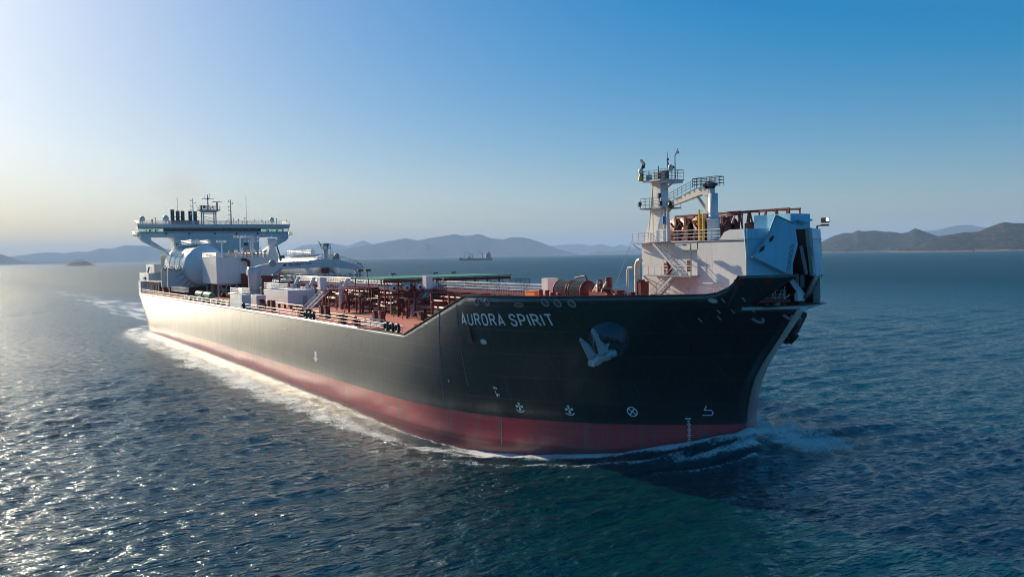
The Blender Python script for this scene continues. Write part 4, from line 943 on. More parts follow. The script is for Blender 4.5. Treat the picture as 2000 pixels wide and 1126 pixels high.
# gangway stowed along the rail
gw = MB(); gw.bar((-176,-20.6,13.6), (-194,-20.6,13.6), 1.0, .16); g_ = part('gangway', gw, CREAM)
mb = MB()
for sd in (-21.1,-20.1):
    mb.bar((-176,sd,14.7), (-194,sd,14.7), .1)
    for i in range(12): X = -176-i*1.5; mb.bar((X,sd,13.6), (X-1.5,sd,14.7), .08); mb.bar((X-1.5,sd,13.6), (X-1.5,sd,14.7), .08)
part('gangway_truss', mb, CREAM, g_)
for k in range(10):
    X = -128-k*4.6; mb = MB(); mb.box(X-.9,X+.9,-22.6,-21.6,DZ,DZ+.9); mb.tube((X,-22.1,DZ+.9), (X,-22.1,DZ+1.3), .2, 6); part('rail_fitting', mb, BLACK if k % 3 else CREAM)

# ------------------------------------------------------------------ accommodation and bridge
mb = MB(); mb.box(-231,-225.4,-13.6,13.6,23.5,29.45); mb.box(-246,-225.4,-13.6,13.6,DZ,23.5); acc = part('accommodation_block', mb, BLUEWHITE)
for y, z, w, h in ((-12.6,27.2,.45,.55),(9.2,27.3,.65,.6),(4.0,24.2,.3,.22),(5.6,24.1,.3,.22),(7.4,24.1,.3,.22),(12.4,24.3,.3,.22),(-4.4,27.2,.3,.3)):
    mb = MB(); mb.box(-225.42,-225.3,y-w,y+w,z-h,z+h); wn = part('window', mb, DGLASS, acc)
    mb = MB(); mb.box(-225.36,-225.28,y-w-.12,y+w+.12,z+h,z+h+.12); mb.box(-225.36,-225.28,y-w-.12,y+w+.12,z-h-.12,z-h); part('window_frame', mb, GREYP, wn)
for X in (-229,-233,-237,-241):
    for z in (16,19,21.8): mb = MB(); mb.box(X-.5,X+.5,-13.68,-13.58,z-.4,z+.5); part('window', mb, DGLASS, acc)
mb = MB(); mb.box(-248,-232,-20.5,-13.6,DZ,18.2); mb.box(-244,-230,-19,-13.6,18.2,21.0); part('aft_deckhouse', mb, WHITE)
mb = MB(); mb.lathe((-230,-15.9,17.6), (0,0,1), [(0,0),(.1,.7),(.6,1.0),(5.6,1.05),(6.2,.8)], 16); mb.box(-231,-229,-16.7,-15.0,22.6,23.7); part('wing_column', mb, CREAM)
# bridge deck: full-width front
mb = MB()
def slab(x0, x1, y0, y1, z0, z1, mbx): mbx.box(x0, x1, y0, y1, z0, z1)
mb.prism([(-224.9,-23.9,32.4), (-224.9,23.9,32.4), (-224.6,24.2,33.7), (-224.6,-24.2,33.7)], (-8.4,0,0))
mb.box(-231.5,-225.1,-23.6,23.6,29.5,31.3)
bridge = part('bridge', mb, BLUEWHITE)
mb = MB(); mb.box(-231.2,-225.2,-15.4,13.4,31.3,32.4); mb.box(-225.35,-225.05,-16.7,-15.4,31.3,32.4); mb.box(-225.35,-225.05,13.4,14.2,31.3,32.4); part('wheelhouse_wall', mb, NAVY, bridge)
ys = np.linspace(-15.3,13.3,19)
for a, b_ in zip(ys[:-1], ys[1:]):
    mb = MB(); mb.box(-225.16,-225.06,a+.08,b_-.08,31.36,32.36); part('bridge_window', mb, DGLASS, bridge)
for ys in (np.linspace(-23.6,-16.7,5), np.linspace(14.2,23.6,6)):
    for a, b_ in zip(ys[:-1], ys[1:]):
        mb = MB(); mb.box(-225.2,-225.12,a+.1,b_-.1,31.36,32.36); part('bridge_window', mb, SGLASS, bridge, 'green tinted wing window')
        mb = MB(); mb.box(-225.25,-225.05,b_-.1,b_+.1,31.3,32.4); part('mullion', mb, BLUEWHITE, bridge)
        mb = MB(); mb.box(-231.3,-231.22,a+.15,b_-.15,31.36,32.36); part('rear_window', mb, SGLASS, bridge)
mb = MB()
for y in (-20.3,-18.6,17.5,20.6,22.6): mb.box(-228.3,-227.7,y-.25,y+.25,31.3,32.0)
part('wing_console', mb, NAVY, bridge)
mb = MB(); mb.prism([(-225,-23.9,31.2), (-225,-24.3,33.7), (-231.4,-24.3,33.7), (-231.4,-23.9,31.2)], (0,-.15,0)); mb.box(-231,-225.2,-24.5,-23.6,30.2,31.0); part('wing_end', mb, WHITE, bridge)
mb = MB(); mb.rail([(-225.2,-25.2,30.2), (-231,-25.2,30.2)], 1.0, 1.5, .06, 3); mb.rail([(-225.2,25.0,30.2), (-231,25.0,30.2)], 1.0, 1.5, .06, 3); mb.box(-231,-225.2,-25.3,-23.6,30.0,30.15); mb.box(-231,-225.2,23.6,25.1,30.0,30.15); part('wing_gallery', mb, STEEL, bridge)
mb = MB(); mb.bar((-224.85,-24.1,32.42), (-224.85,24.1,32.42), .1, .12); mb.bar((-225.05,-23.6,30.95), (-225.05,23.6,30.95), .08, .14)
for y in (-16,-9,-1,6,13): mb.tube((-224.9,y,30.6), (-224.6,y,30.6), .3, 8)
part('fascia_trim', mb, NAVY, bridge)
for sd in (-1, 1):
    mb = MB(); k = sd
    mb.prism([(-225.2,k*23.6,29.5), (-225.2,k*20.6,29.5), (-225.2,k*20.4,28.5), (-225.2,k*15.2,24.9), (-225.2,k*13.6,23.6), (-225.2,k*14.4,23.6), (-225.2,k*22.8,28.2), (-225.2,k*23.6,29.0)], (-3.2,0,0))
    part('wing_brace', mb, BLUEWHITE, bridge)
# roof rail, domes, masts, funnels
mb = MB(); mb.rail([(-225,-24,33.7), (-225,24,33.7), (-232.8,24,33.7), (-232.8,-24,33.7)], 1.1, 1.8, .045, 3, True); part('roof_rail', mb, STEEL, bridge)
for y, r in ((-22.6,.82),(-15.6,1.0),(18.6,.8)):
    mb = MB(); mb.lathe((-227,y,33.7), (0,0,1), [(0,.25),(.8,.2),(1.0,r*.85),(1.0+r*.7,r),(1.0+r*1.3,r*.9),(1.0+r*1.75,r*.5),(1.0+r*1.9,0)], 16); part('satellite_dome', mb, BLUEWHITE, bridge)
for k, (y, h) in enumerate(((-10.8,38.3),(-9.2,37.9),(-7.7,37.9),(-5.4,37.9),(-3.9,37.8))):
    mb = MB(); mb.tube((-238,y*1.05,33), (-238,y*1.05,h+.7), .62, 12); part('funnel_stack', mb, NAVY)
mb = MB(); mb.box(-241,-236,-12.2,-3.2,29.4,35.4); mb.bar((-237.3,-11,36.5), (-237.3,-8,36.5), .2); mb.bar((-237.3,-5,36.6), (-237.3,-3.4,36.6), .2); part('funnel_casing', mb, NAVY)
mb = MB()
for x in (-231,-228.4):
    for y in (-3.6,.4): mb.tube((x,y,33.7), (x,y,38.3), .2, 6)
mb.bar((-228.4,-3.6,37.2), (-228.4,.4,37.2), .16); mb.bar((-228.4,-3.6,35.6), (-228.4,.4,34.4), .16); mb.bar((-228.4,-3.6,36.4), (-228.4,.4,35.4), .14); mb.prism([(-231.6,-4.9,38.3), (-227.8,-4.9,38.3), (-227.8,1.8,38.3), (-231.6,1.8,38.3)], (0,0,.3)); mb.prism([(-228,-3.6,37.7), (-228,.4,37.7), (-228,1.4,38.3), (-228,-4.4,38.3)], (-3,0,0))
rm = part('radar_mast', mb, GREYP)
mb = MB(); mb.rail([(-231.5,-4.8,38.6), (-227.9,-4.8,38.6), (-227.9,1.7,38.6), (-231.5,1.7,38.6)], 1.2, 1, .05, 3, True); part('mast_rail', mb, STEEL, rm)
mb = MB(); mb.tube((-229.5,-1.8,38.6), (-229.5,-1.8,43.6), .22, 6, .12); mb.bar((-229.5,-3.6,42.2), (-229.5,.2,42.2), .14); mb.ball((-229.5,-1.8,42.3), .4, 8, 6); mb.tube((-229.5,-1.1,42.2), (-229.5,-1.1,44), .06, 4); mb.tube((-229.5,-2.7,42.2), (-229.5,-2.7,43.3), .06, 4)
mb.bar((-229.5,-2.8,38.6), (-229.5,-1.9,40.3), .12); mb.bar((-229.5,-.8,38.6), (-229.5,-1.7,40.3), .12); part('pole', mb, NAVY, rm)
for y, z, w in ((.9,41.2,1.5),(-4.1,39.9,1.7)):
    mb = MB(); mb.tube((-228.5,y,38.6), (-228.5,y,z-.1), .26, 6); mb.bar((-228.5,y-w,z), (-228.5,y+w,z), .22, .18, ); part('radar_scanner', mb, NAVY, rm)
mb = MB(); mb.ball((-227.9,-3.3,39.4), .45, 8, 6); mb.ball((-227.9,-.8,39.4), .3, 8, 6); part('lamp', mb, NAVY, rm)
for y, z1 in ((-6.9,42.2),(5.2,42.0)):
    mb = MB(); mb.tube((-228,y,33.7), (-228,y,z1), .24, 6, .1)
    for dz in (3.2,4.6,5.8,6.9,7.6): s_ = 1 if int(dz*10) % 2 else -1; mb.bar((-228,y,33.7+dz), (-228,y+.7*s_,33.7+dz), .1); mb.ball((-228,y+.7*s_,33.9+dz), .2, 6, 5)
    part('signal_mast', mb, BLUEWHITE if y < 0 else NAVY)
mb = MB(); mb.tube((-229,10.6,33.7), (-229,10.6,43.5), .05, 4); mb.tube((-229,-11.5,33.7), (-229,-11.5,42.5), .05, 4); part('whip_antenna', mb, NAVY)
for k, y in enumerate((-23.4,-19,-14,3.2,3.9,7,8.4,9.1,12.4,14.8,16,19.8,23.3,9.7,5.4)):
    mb = MB(); h = .9+(k*37 % 10)*.12; mb.tube((-225.6,y,33.7), (-225.6,y,33.7+h), .08, 5); mb.ball((-225.6,y,33.8+h), .24 if k % 2 else .15, 8, 5); part('roof_lamp', mb, NAVY, bridge)
# stern: corner locker, mooring davit, winches
mb = MB(); mb.box(-237.5,-234,-22.6,-20.4,DZ,15.6); part('stern_locker', mb, WHITE)
mb = MB(); mb.tube((-238,-20,DZ), (-238,-20,16.8), .6, 10); mb.tube((-238,-20,16.6), (-236.5,-19.4,20.0), .25, 8); mb.box(-239.5,-236.5,-21,-18.5,16.0,16.9); mb.ball((-235,-17.5,16.6), .8, 10, 6); part('stern_davit', mb, NAVY)
mb = MB(); mb.rail([(-249.6,-14.5,DZ), (-249.6,14.5,DZ)], 1.2, 1.6, .06, 3); mb.rail([(-238,-21,DZ), (-244,-18.5,DZ), (-249.6,-14.5,DZ)], 1.2, 1.6, .06, 3); part('stern_rail', mb, STEEL)
for k in range(5):
    mb = MB(); X = -214-k*4.2; y = -19+.6*(k % 2); mb.lathe((X,y,13.2), (0,1,0), [(0,0),(0,.9),(1.8,.9),(1.8,0)], 14); mb.box(X-.9,X+.9,y,y+1.8,DZ,12.6); part('stern_winch', mb, DRED)
mb = MB()
for k in range(9): X = -210-k*2.8; mb.bar((X,-21.5,DZ), (X,-21.5,15.8), .18); mb.bar((X,-21.5,15.7), (X-2.8,-21.5,15.7), .16); mb.bar((X,-21.5,15.7), (X,-17,15.7), .14)
mb.box(-234,-208,-21.5,-17,15.72,15.8); part('pipe_frame', mb, STEEL)

# ------------------------------------------------------------------ people (tiny in the photograph)
def person(loc, rz, label, cloth, skin, hat):
    root = thing('person', label, 'person', loc); root.rotation_euler = (0,0,rz)
    me = bpy.data.meshes.new('body')
    J = {'pel':(0,0,.95,.13),'che':(0,0,1.35,.15),'nk':(0,.0,1.5,.06),'hd':(.02,0,1.68,.105),
         'hl':(0,.1,.92,.09),'kl':(.03,.11,.5,.065),'fl':(0,.11,.06,.05),'tl':(.14,.12,.04,.04),
         'hr':(0,-.1,.92,.09),'kr':(.03,-.11,.5,.065),'fr':(0,-.11,.06,.05),'tr':(.14,-.12,.04,.04),
         'sl':(0,.2,1.42,.065),'el':(.02,.27,1.14,.045),'wl':(.16,.24,.95,.035),'gl':(.24,.23,.92,.03),
         'sr':(0,-.2,1.42,.065),'er':(.02,-.27,1.14,.045),'wr':(.16,-.24,.95,.035),'gr':(.24,-.23,.92,.03)}
    ks = list(J); E_ = [('pel','che'),('che','nk'),('nk','hd'),('pel','hl'),('hl','kl'),('kl','fl'),('fl','tl'),('pel','hr'),('hr','kr'),('kr','fr'),('fr','tr'),('che','sl'),('sl','el'),('el','wl'),('wl','gl'),('che','sr'),('sr','er'),('er','wr'),('wr','gr')]
    me.from_pydata([J[k][:3] for k in ks], [(ks.index(a), ks.index(b_)) for a, b_ in E_], [])
    o = bpy.data.objects.new('body', me); col.objects.link(o); o.parent = root; me.materials.append(cloth)
    sk = o.modifiers.new('skin', 'SKIN')
    for i, k in enumerate(ks): me.skin_vertices[0].data[i].radius = (J[k][3],)*2
    me.skin_vertices[0].data[0].use_root = True
    o.modifiers.new('sub', 'SUBSURF').levels = 1
    mb = MB(); mb.ball((.025,0,1.69), .118, 10, 7, (1,.85,1.15)); mb.ball((.14,0,1.68), .022, 6, 4); mb.build('head', skin, root)
    mb = MB(); mb.lathe((.02,0,1.74), (0,0,1), [(0,.16),(.02,.13),(.08,.115),(.12,.06),(.13,0)], 12); mb.build('hard_hat', hat, root)
SKIN = paint('skin', (.42,.25,.17), .6, .05, dirt_amt=0)
person((-225.9,-19.9,33.7), 0, 'person in a red boiler suit standing on the bridge roof beside the dome', RED, SKIN, WHITE)
person((-64.5,-2.5,16.5), -1.4, 'person in a dark red boiler suit on the catwalk beside a white locker', DRED, SKIN, WHITE)

# ------------------------------------------------------------------ distant cargo ship and buoy
cs = thing('cargo_ship', 'small distant cargo ship with two raised cranes before the hazy hills', 'ship', (-3106,1780,0))
cs.scale = (.74,.74,.85); cs.rotation_euler = (0,0,math.atan2(-.97,-.34)); L2 = 96.0
mb = MB()
def csec(x, b_, zt): return [(x,-b_*.8,-1),(x,-b_,3),(x,-b_,zt),(x,b_,zt),(x,b_,3),(x,b_*.8,-1)]
v = []; secs = [csec(L2,.6,16), csec(L2*.93,8,15), csec(L2*.8,13,11), csec(L2*.75,13,9.5), csec(-L2*.6,13,9.5), csec(-L2*.9,12,12), csec(-L2,9,12)]
for s_ in secs: v += s_
mb.add(v, [tuple(range(5, -1, -1)), tuple(range(36, 42))]+[(j*6+i, j*6+(i+1) % 6, j*6+6+(i+1) % 6, j*6+6+i) for j in range(6) for i in range(6)])
CSR = paint('distant_hull', (.42,.06,.05), .6, .2); CSB = paint('distant_house', (.16,.22,.28), .6, .1)
mb.build('hull', CSR, cs)
mb = MB(); mb.box(-86,-58,-11,11,11,31); mb.box(-82,-60,-13,13,31,35); mb.box(-80,-72,-4,4,35,42); mb.tube((-66,0,35), (-66,0,45), .8, 6); mb.build('superstructure', CSB, cs)
for X, t0 in ((-40,36),(20,32)):
    mb = MB(); mb.tube((X,0,9), (X,0,t0), 1.6, 8); mb.bar((X,0,t0-6), (X+27,0,t0+10), 2.0, 2.0); mb.build('cargo_crane', CSR, cs)
mb = MB(); mb.box(28,52,-9,9,9,15); mb.box(32,46,-8,8,15,20); mb.build('deck_cargo', CSB, cs)
mb = MB(); mb.tube((66,0,10), (66,0,31), 1.1, 6); mb.build('foremast', CSR, cs)
bu = thing('navigation_buoy', 'lone dark red buoy floating off the rocky headland', 'buoy', (-1708,3102,0))
mb = MB(); mb.lathe((0,0,-.8), (0,0,1), [(0,0),(.1,3),(2.2,3),(2.6,1.6),(3,1.4)], 14); mb.build('float', RED, bu)
mb = MB()
for a in range(0, 360, 90): mb.bar((1.6*math.cos(R(a)),1.6*math.sin(R(a)),1.6), (.7*math.cos(R(a)),.7*math.sin(R(a)),9), .35)
mb.tube((0,0,3), (0,0,9), .5, 8); mb.ball((0,0,10.5), 1.4, 10, 7); mb.build('tower', DRED, bu)

# ------------------------------------------------------------------ hills round the bay
def hill_mat():
    m, t, b = new_mat('scrub_hillside')
    tc = N(t, 'ShaderNodeTexCoord')
    n1 = N(t, 'ShaderNodeTexNoise', Scale=.006, Detail=8.0, Roughness=.6); t.links.new(tc.outputs['Object'], n1.inputs['Vector'])
    n2 = N(t, 'ShaderNodeTexNoise', Scale=.03, Detail=6.0, Roughness=.65); t.links.new(tc.outputs['Object'], n2.inputs['Vector'])
    c1 = mixrgb(t, ramp(t, n1.outputs[0], .4, .62), (.008,.020,.016,1), (.028,.034,.022,1))
    c2 = mixrgb(t, ramp(t, n2.outputs[0], .5, .66), c1, (.12,.085,.05,1))  # brown patches paint sunlit ridges into the scrub colour
    sx = N(t, 'ShaderNodeSeparateXYZ'); t.links.new(tc.outputs['Object'], sx.inputs[0])
    ma = N(t, 'ShaderNodeMath', operation='MULTIPLY_ADD'); t.links.new(n2.outputs[0], ma.inputs[0]); ma.inputs[1].default_value = -11; t.links.new(sx.outputs[2], ma.inputs[2])
    rk = ramp(t, ma.outputs[0], 0, .02, (1,1,1,1), (0,0,0,1))
    c3 = mixrgb(t, rk, c2, (.24,.20,.16,1)); t.links.new(c3, b.inputs['Base Color']); b.inputs['Roughness'].default_value = .95
    b.inputs['Specular IOR Level'].default_value = .1
    bp = N(t, 'ShaderNodeBump', Strength=1.0, Distance=30); t.links.new(n2.outputs[0], bp.inputs['Height']); t.links.new(bp.outputs[0], b.inputs['Normal'])
    return m
HILLM = hill_mat()
def vnoise(x, y, seed):
    r_ = np.random.default_rng(seed); g = r_.random((64,64))
    xi, yi = np.floor(x).astype(int), np.floor(y).astype(int); fx, fy = x-xi, y-yi
    fx = fx*fx*(3-2*fx); fy = fy*fy*(3-2*fy); G = lambda a, b_: g[a % 64, b_ % 64]
    return (G(xi,yi)*(1-fx)+G(xi+1,yi)*fx)*(1-fy)+(G(xi,yi+1)*(1-fx)+G(xi+1,yi+1)*fx)*fy
def fbm(x, y, seed, o=4): return sum(vnoise(x*2**k, y*2**k, seed+k)*.5**k for k in range(o))/1.9
def ridge(name, D, prof, seed, front=.10):
    az = np.array([p[0] for p in prof]); h = np.array([p[1] for p in prof], float); i = np.argsort(az); az, h = az[i], h[i]
    na, nd = 240, 34
    A = np.linspace(az[0], az[-1], na); H = np.interp(A, az, h)
    k = np.ones(3)/3; Hs = np.convolve(np.pad(H, 1, 'edge'), k, 'valid')
    T_ = np.concatenate([np.linspace(0,1,22), np.linspace(1,2,nd-21)[1:]])
    V = []
    Hm = h.max()
    for t in T_:
        r_ = D*(1-front*(1-t)) if t <= 1 else D*(1+front*1.6*(t-1))
        x = CAMP.x+r_*np.cos(np.radians(A)); y = CAMP.y+r_*np.sin(np.radians(A))
        sp = fbm(A*D/57.3/(Hm*1.6+40), np.full_like(A, r_/(Hm*4+200)), seed)
        shape = (np.clip(t*(1.25-.5*(sp-.5)*2*(1-t)), 0, 1)**(1.0+.9*(sp-.5)*2*(1-t))) if t <= 1 else np.full_like(A, max(0, 1-(t-1)**1.3))
        z = (Hs+1.5)*shape*(1+(.0 if t == 1 else .62*(sp-.5)*min(1, 3*abs(1-t))))-2.0*(1-min(t, 1))*(1.0)
        if t == 0 or t == 2: z = z*0-3
        V.append(np.stack([x, y, z], 1))
    V = np.concatenate(V); F = []
    for j in range(len(T_)-1):
        for a in range(na-1): F.append((j*na+a, j*na+a+1, (j+1)*na+a+1, (j+1)*na+a))
    mb = MB(); mb.add(V, [f[::-1] for f in F], True); o = mb.build(name, HILLM); tag(o, kind='structure'); return o
RIDGES = {
'A':(5200,[(123.76,2),(123.19,5),(122.21,23),(121.63,48),(120.94,76),(120.48,83),(119.65,93),(118.91,97),(118.36,119),(118.0,131),(117.61,141),(117.18,134),(116.65,130),(115.41,118),(114.2,81),(111.88,38),(109.68,2)]),
'B':(6800,[(129.55,5),(128.94,19),(128.02,55),(127.6,75),(126.88,117),(126.26,137),(125.76,136),(125.49,154),(125.08,143),(124.48,143),(123.99,132),(123.28,128),(123.11,121),(122.68,127),(122.29,149),(121.99,137),(121.52,113),(120.94,92),(119.75,57),(118.43,2)]),
'C':(12500,[(124.77,21),(123.05,169),(121.88,233),(121.16,239),(120.59,272),(119.92,297),(119.36,300),(118.8,270),(118.36,257),(116.9,181),(115.16,13)]),
'D':(10500,[(162.58,2),(161.95,2),(160.66,45),(159.29,95),(157.82,134),(156.56,167),(155.56,198),(154.32,241),(153.55,211),(152.17,241),(151.02,269),(150.27,257),(149.63,271),(148.75,225),(147.84,206),(147.22,232),(146.58,230),(145.8,191),(144.79,119),(143.91,60),(142.77,7),(142.23,2)]),
'K':(9300,[(155.08,10),(154.07,74),(153.05,150),(152.18,99),(151.31,33),(150.71,2)]),
'E':(15000,[(162.89,13),(162.06,104),(160.96,220),(159.87,242),(159.02,256),(158.04,217),(157.05,310),(156.56,246),(155.4,189),(153.4,110),(150.71,9)]),
'F':(16000,[(147.31,68),(145.95,118),(144.69,169),(143.67,192),(142.76,197),(142.15,157),(141.38,190),(140.64,130),(140.14,165),(139.5,124),(137.55,40),(135.91,2)]),
'G':(11500,[(142.9,2),(142.26,4),(141.65,56),(140.75,39),(139.51,58),(137.22,101),(135.91,62),(134.61,2)]),
'H':(12500,[(179.48,41),(178.49,69),(177.35,103),(176.06,144),(175.27,151),(174.73,137),(174.06,158),(173.51,149),(172.82,194),(172.21,186),(171.41,231),(170.56,222),(169.84,192),(166.9,107),(164.46,35),(162.58,2)]),
'I':(8500,[(183.87,76),(181.6,112),(179.46,146),(177.98,96),(177.61,78),(177.05,41),(176.41,24),(175.42,19),(175.16,5),(174.76,2)]),
'J':(5200,[(174.68,3),(174.35,16),(173.94,23),(173.53,20),(173.21,5),(173.05,2)]),
'L':(7500,[(175.42,2),(174.62,21),(174.07,44),(173.8,45),(173.48,23),(172.99,2)])}
for i, (k, (D_, P_)) in enumerate(RIDGES.items()):
    if k not in 'ABJ': D_, P_ = D_*1.5, [(a_, 22.1+(h_-22.1)*1.5 if h_ > 6 else h_) for a_, h_ in P_]      # the hazier ranges lie farther out
    ridge('hill', D_, P_, 20+i*7, .14 if k in 'AB' else .07)

# ------------------------------------------------------------------ the sea
def axis(core0, core1, step, far, g0, g1):
    a = list(np.arange(core0, core1+1e-6, step)); s_ = step; x = a[-1]
    while x < far: s_ *= g1; x += s_; a.append(x)
    s_ = step; x = core0; b_ = []
    while x > -far: s_ *= g0; x -= s_; b_.append(x)
    return np.array(b_[::-1]+a)
gx = axis(-75, 42, .42, 30000, 1.016, 1.07); gy = axis(-72, 22, .42, 30000, 1.05, 1.019)
GX, GY = np.meshgrid(gx, gy, indexing='ij')
sxp = np.gradient(gx)[:,None]*np.ones_like(GY); syp = np.gradient(gy)[None,:]*np.ones_like(GX)
Z = np.zeros_like(GX); DXh = np.zeros_like(GX); DYh = np.zeros_like(GX)
WD = R(8)
r2 = np.random.default_rng(5)
for i in range(110):
    lam = 1.15*(7.5/1.15)**(r2.random()**1.2); k_ = 2*math.pi/lam; th = WD+r2.normal()*(.34 if lam > 4 else .6)
    kx, ky = k_*math.cos(th), k_*math.sin(th); amp = .0100*lam**.72*(.5+r2.random())*.55; ph = r2.random()*6.283
    att = np.clip(1.6-np.maximum(np.abs(math.cos(th))*sxp, np.abs(math.sin(th))*syp)/lam*4.5, 0, 1)
    a_ = kx*GX+ky*GY+ph
    Z += att*amp*np.cos(a_); q_ = att*amp*.75
    DXh -= q_*math.cos(th)*np.sin(a_); DYh -= q_*math.sin(th)*np.sin(a_)
# distance outside the hull at the waterline
hbx = np.array([hbr(float(x), 1.0) if -250 < x < 0 else 0.0 for x in gx])[:,None]
AY = np.abs(GY); inside = (GX < 0.3) & (GX > -250)
slope = np.abs(np.gradient(hbx[:,0], gx))[:,None]
dn_ = (AY-hbx)/np.sqrt(1+np.clip(slope, 0, 3)**2)
dn_ = np.where(GX > 0, np.hypot(GX, GY*.9), dn_)
dn_ = np.where(GX < -250, 99, dn_)
# bow wave, shoulder trough, following crest
prof_x = [-260,-180,-120,-75,-60,-45,-34,-26,-18,-12,-8,-5,-2.4,0,3,12]; prof_z = [.25,.3,.1,-.4,-.4,-.85,-1.1,-1.3,-1.05,-.4,0,.5,1.2,2.1,1.4,0]
hz_ = np.interp(GX, prof_x, prof_z)
Z = Z*(1-.75*np.exp(-np.clip(dn_, 0, 99)/3.0))+hz_*np.exp(-(np.clip(dn_, 0, 99)/6.5)**2)
foam = np.zeros_like(GX); slick = np.zeros_like(GX)
nzz = fbm(GX*.35+50, GY*.35+50, 77); nz2 = fbm(GX*.09+9, GY*.09+9, 31)
def bump_(x, c_, w): return np.exp(-((x-c_)/w)**2)
# breaking band that runs along the side, a few metres off
off = np.interp(GX, [-250,-200,-120,-60,-30,-18,-8,0], [3.5,5.5,6.5,6.5,4.6,3.0,1.6,.6])+(nz2-.5)*3.2
wid = np.interp(GX, [-250,-200,-120,-60,-30,-12,0], [3.0,3.6,4.2,4.2,2.4,1.1,.5])
band = bump_(dn_, off, wid)*((GX < 1) & (GX > -262))
foam = np.maximum(foam, band*(.38+.8*nzz))
Z += band*(nzz-.45)*.55
slick = np.maximum(slick, ((dn_ < off) & (dn_ > -1) & (GX < -14) & (GX > -255))*.85)
foam = np.maximum(foam, bump_(dn_, .25, .35)*.8*((GX < .5) & (GX > -255)))
# bow crests thrown forward and outwards on both sides
def crest(pts, w0, w1, f0, f1, hgt):
    global foam, Z
    P = np.array(pts, float); n_ = len(P)-1
    best = np.full_like(GX, 1e9); tt = np.zeros_like(GX)
    for i in range(n_):
        a, b_ = P[i], P[i+1]; d = b_-a; u = np.clip(((GX-a[0])*d[0]+(GY-a[1])*d[1])/(d@d), 0, 1)
        ds = np.hypot(GX-a[0]-u*d[0], GY-a[1]-u*d[1]); m_ = ds < best; best = np.where(m_, ds, best); tt = np.where(m_, (i+u)/n_, tt)
    w = w0+(w1-w0)*tt; e = np.exp(-(best/w)**2)
    foam = np.maximum(foam, e*(f0+(f1-f0)*tt)*(.45+.85*nzz)); Z += e*hgt*(1-tt)*(.6+.8*nzz)
crest([(.8,-.5),(-1.2,-6),(-4.5,-11.5),(-9,-16.5),(-14.5,-21),(-21,-25),(-30,-28.5)], .9, 1.6, 1.25, .75, .55)
crest([(2,-1),(.8,-8),(-2,-14.5),(-7,-20.5),(-13,-25.5),(-20,-30)], .8, 1.4, 1.0, .5, .35)
crest([(4,-3),(3.6,-9),(1,-17),(-4,-24)], .6, 1.0, .8, .35, .3)
crest([(.6,.6),(-.5,5),(-3.5,11),(-8,17),(-14,24),(-20,30)], 1.0, 2.2, 1.3, .7, .6)
crest([(2.6,2),(1.4,9),(-2,16),(-7,23)], .8, 1.6, 1.0, .4, .35)
crest([(5,3),(5,9),(2,16)], .7, 1.2, .8, .3, .25)
fw = np.clip((GX+34)/14, 0, 1)*np.clip((2.5-GX)/2.5, 0, 1)
foam = np.maximum(foam, np.exp(-np.clip(dn_-np.interp(GX, [-34,-20,-8,0], [2.6,2.2,1.6,.8]), 0, 99)/1.1)*fw*(.75+.75*nzz)*(dn_ > -1.5))
foam = np.maximum(foam, np.exp(-(((GX-1.5)/5.5)**2+((GY-8)/8.5)**2))*(.5+.8*nzz))
# whitecaps on some crests
cap = np.clip((Z-.36)*2.2, 0, 1)*np.clip((fbm(GX*.5, GY*.5, 3)-.5)*5, 0, 1)*(dn_ > 9); foam = np.maximum(foam, cap*.6)
# smooth wake astern
wk = np.exp(-((GY-.02*(GX+250))/26)**2)*((GX < -235))*np.exp(-np.clip(-(GX+250), 0, 1e5)/900); slick = np.maximum(slick, wk*.95)
foam = np.maximum(foam, wk*1.02*(.25+.9*fbm(GX*.05, GY*.3, 51)))
foam = np.maximum(foam, ((GX < -248) & (GX > -420))*bump_(np.abs(GY), 20, 8)*.45*nzz)
V = np.stack([GX+DXh, GY+DYh, Z], -1).reshape(-1,3)
nx_, ny_ = GX.shape; idx = np.arange(nx_*ny_).reshape(nx_, ny_)
F = np.stack([idx[:-1,:-1], idx[1:,:-1], idx[1:,1:], idx[:-1,1:]], -1).reshape(-1,4)
me = bpy.data.meshes.new('sea'); me.vertices.add(len(V)); me.vertices.foreach_set('co', V.astype(np.float32).ravel())
me.loops.add(F.size); me.loops.foreach_set('vertex_index', F.astype(np.int32).ravel()); me.polygons.add(len(F))
me.polygons.foreach_set('loop_start', np.arange(0, F.size, 4, dtype=np.int32)); me.update(calc_edges=True)
me.polygons.foreach_set('use_smooth', np.ones(len(F), bool))
farr = np.clip((np.maximum(sxp, syp)-1.2)/8.0, 0, 1)
for nm, arr in (('foam', foam), ('slick', slick), ('chop', farr)):
    at_ = me.attributes.new(nm, 'FLOAT', 'POINT'); at_.data.foreach_set('value', np.clip(arr, 0, 1.5).astype(np.float32).ravel())
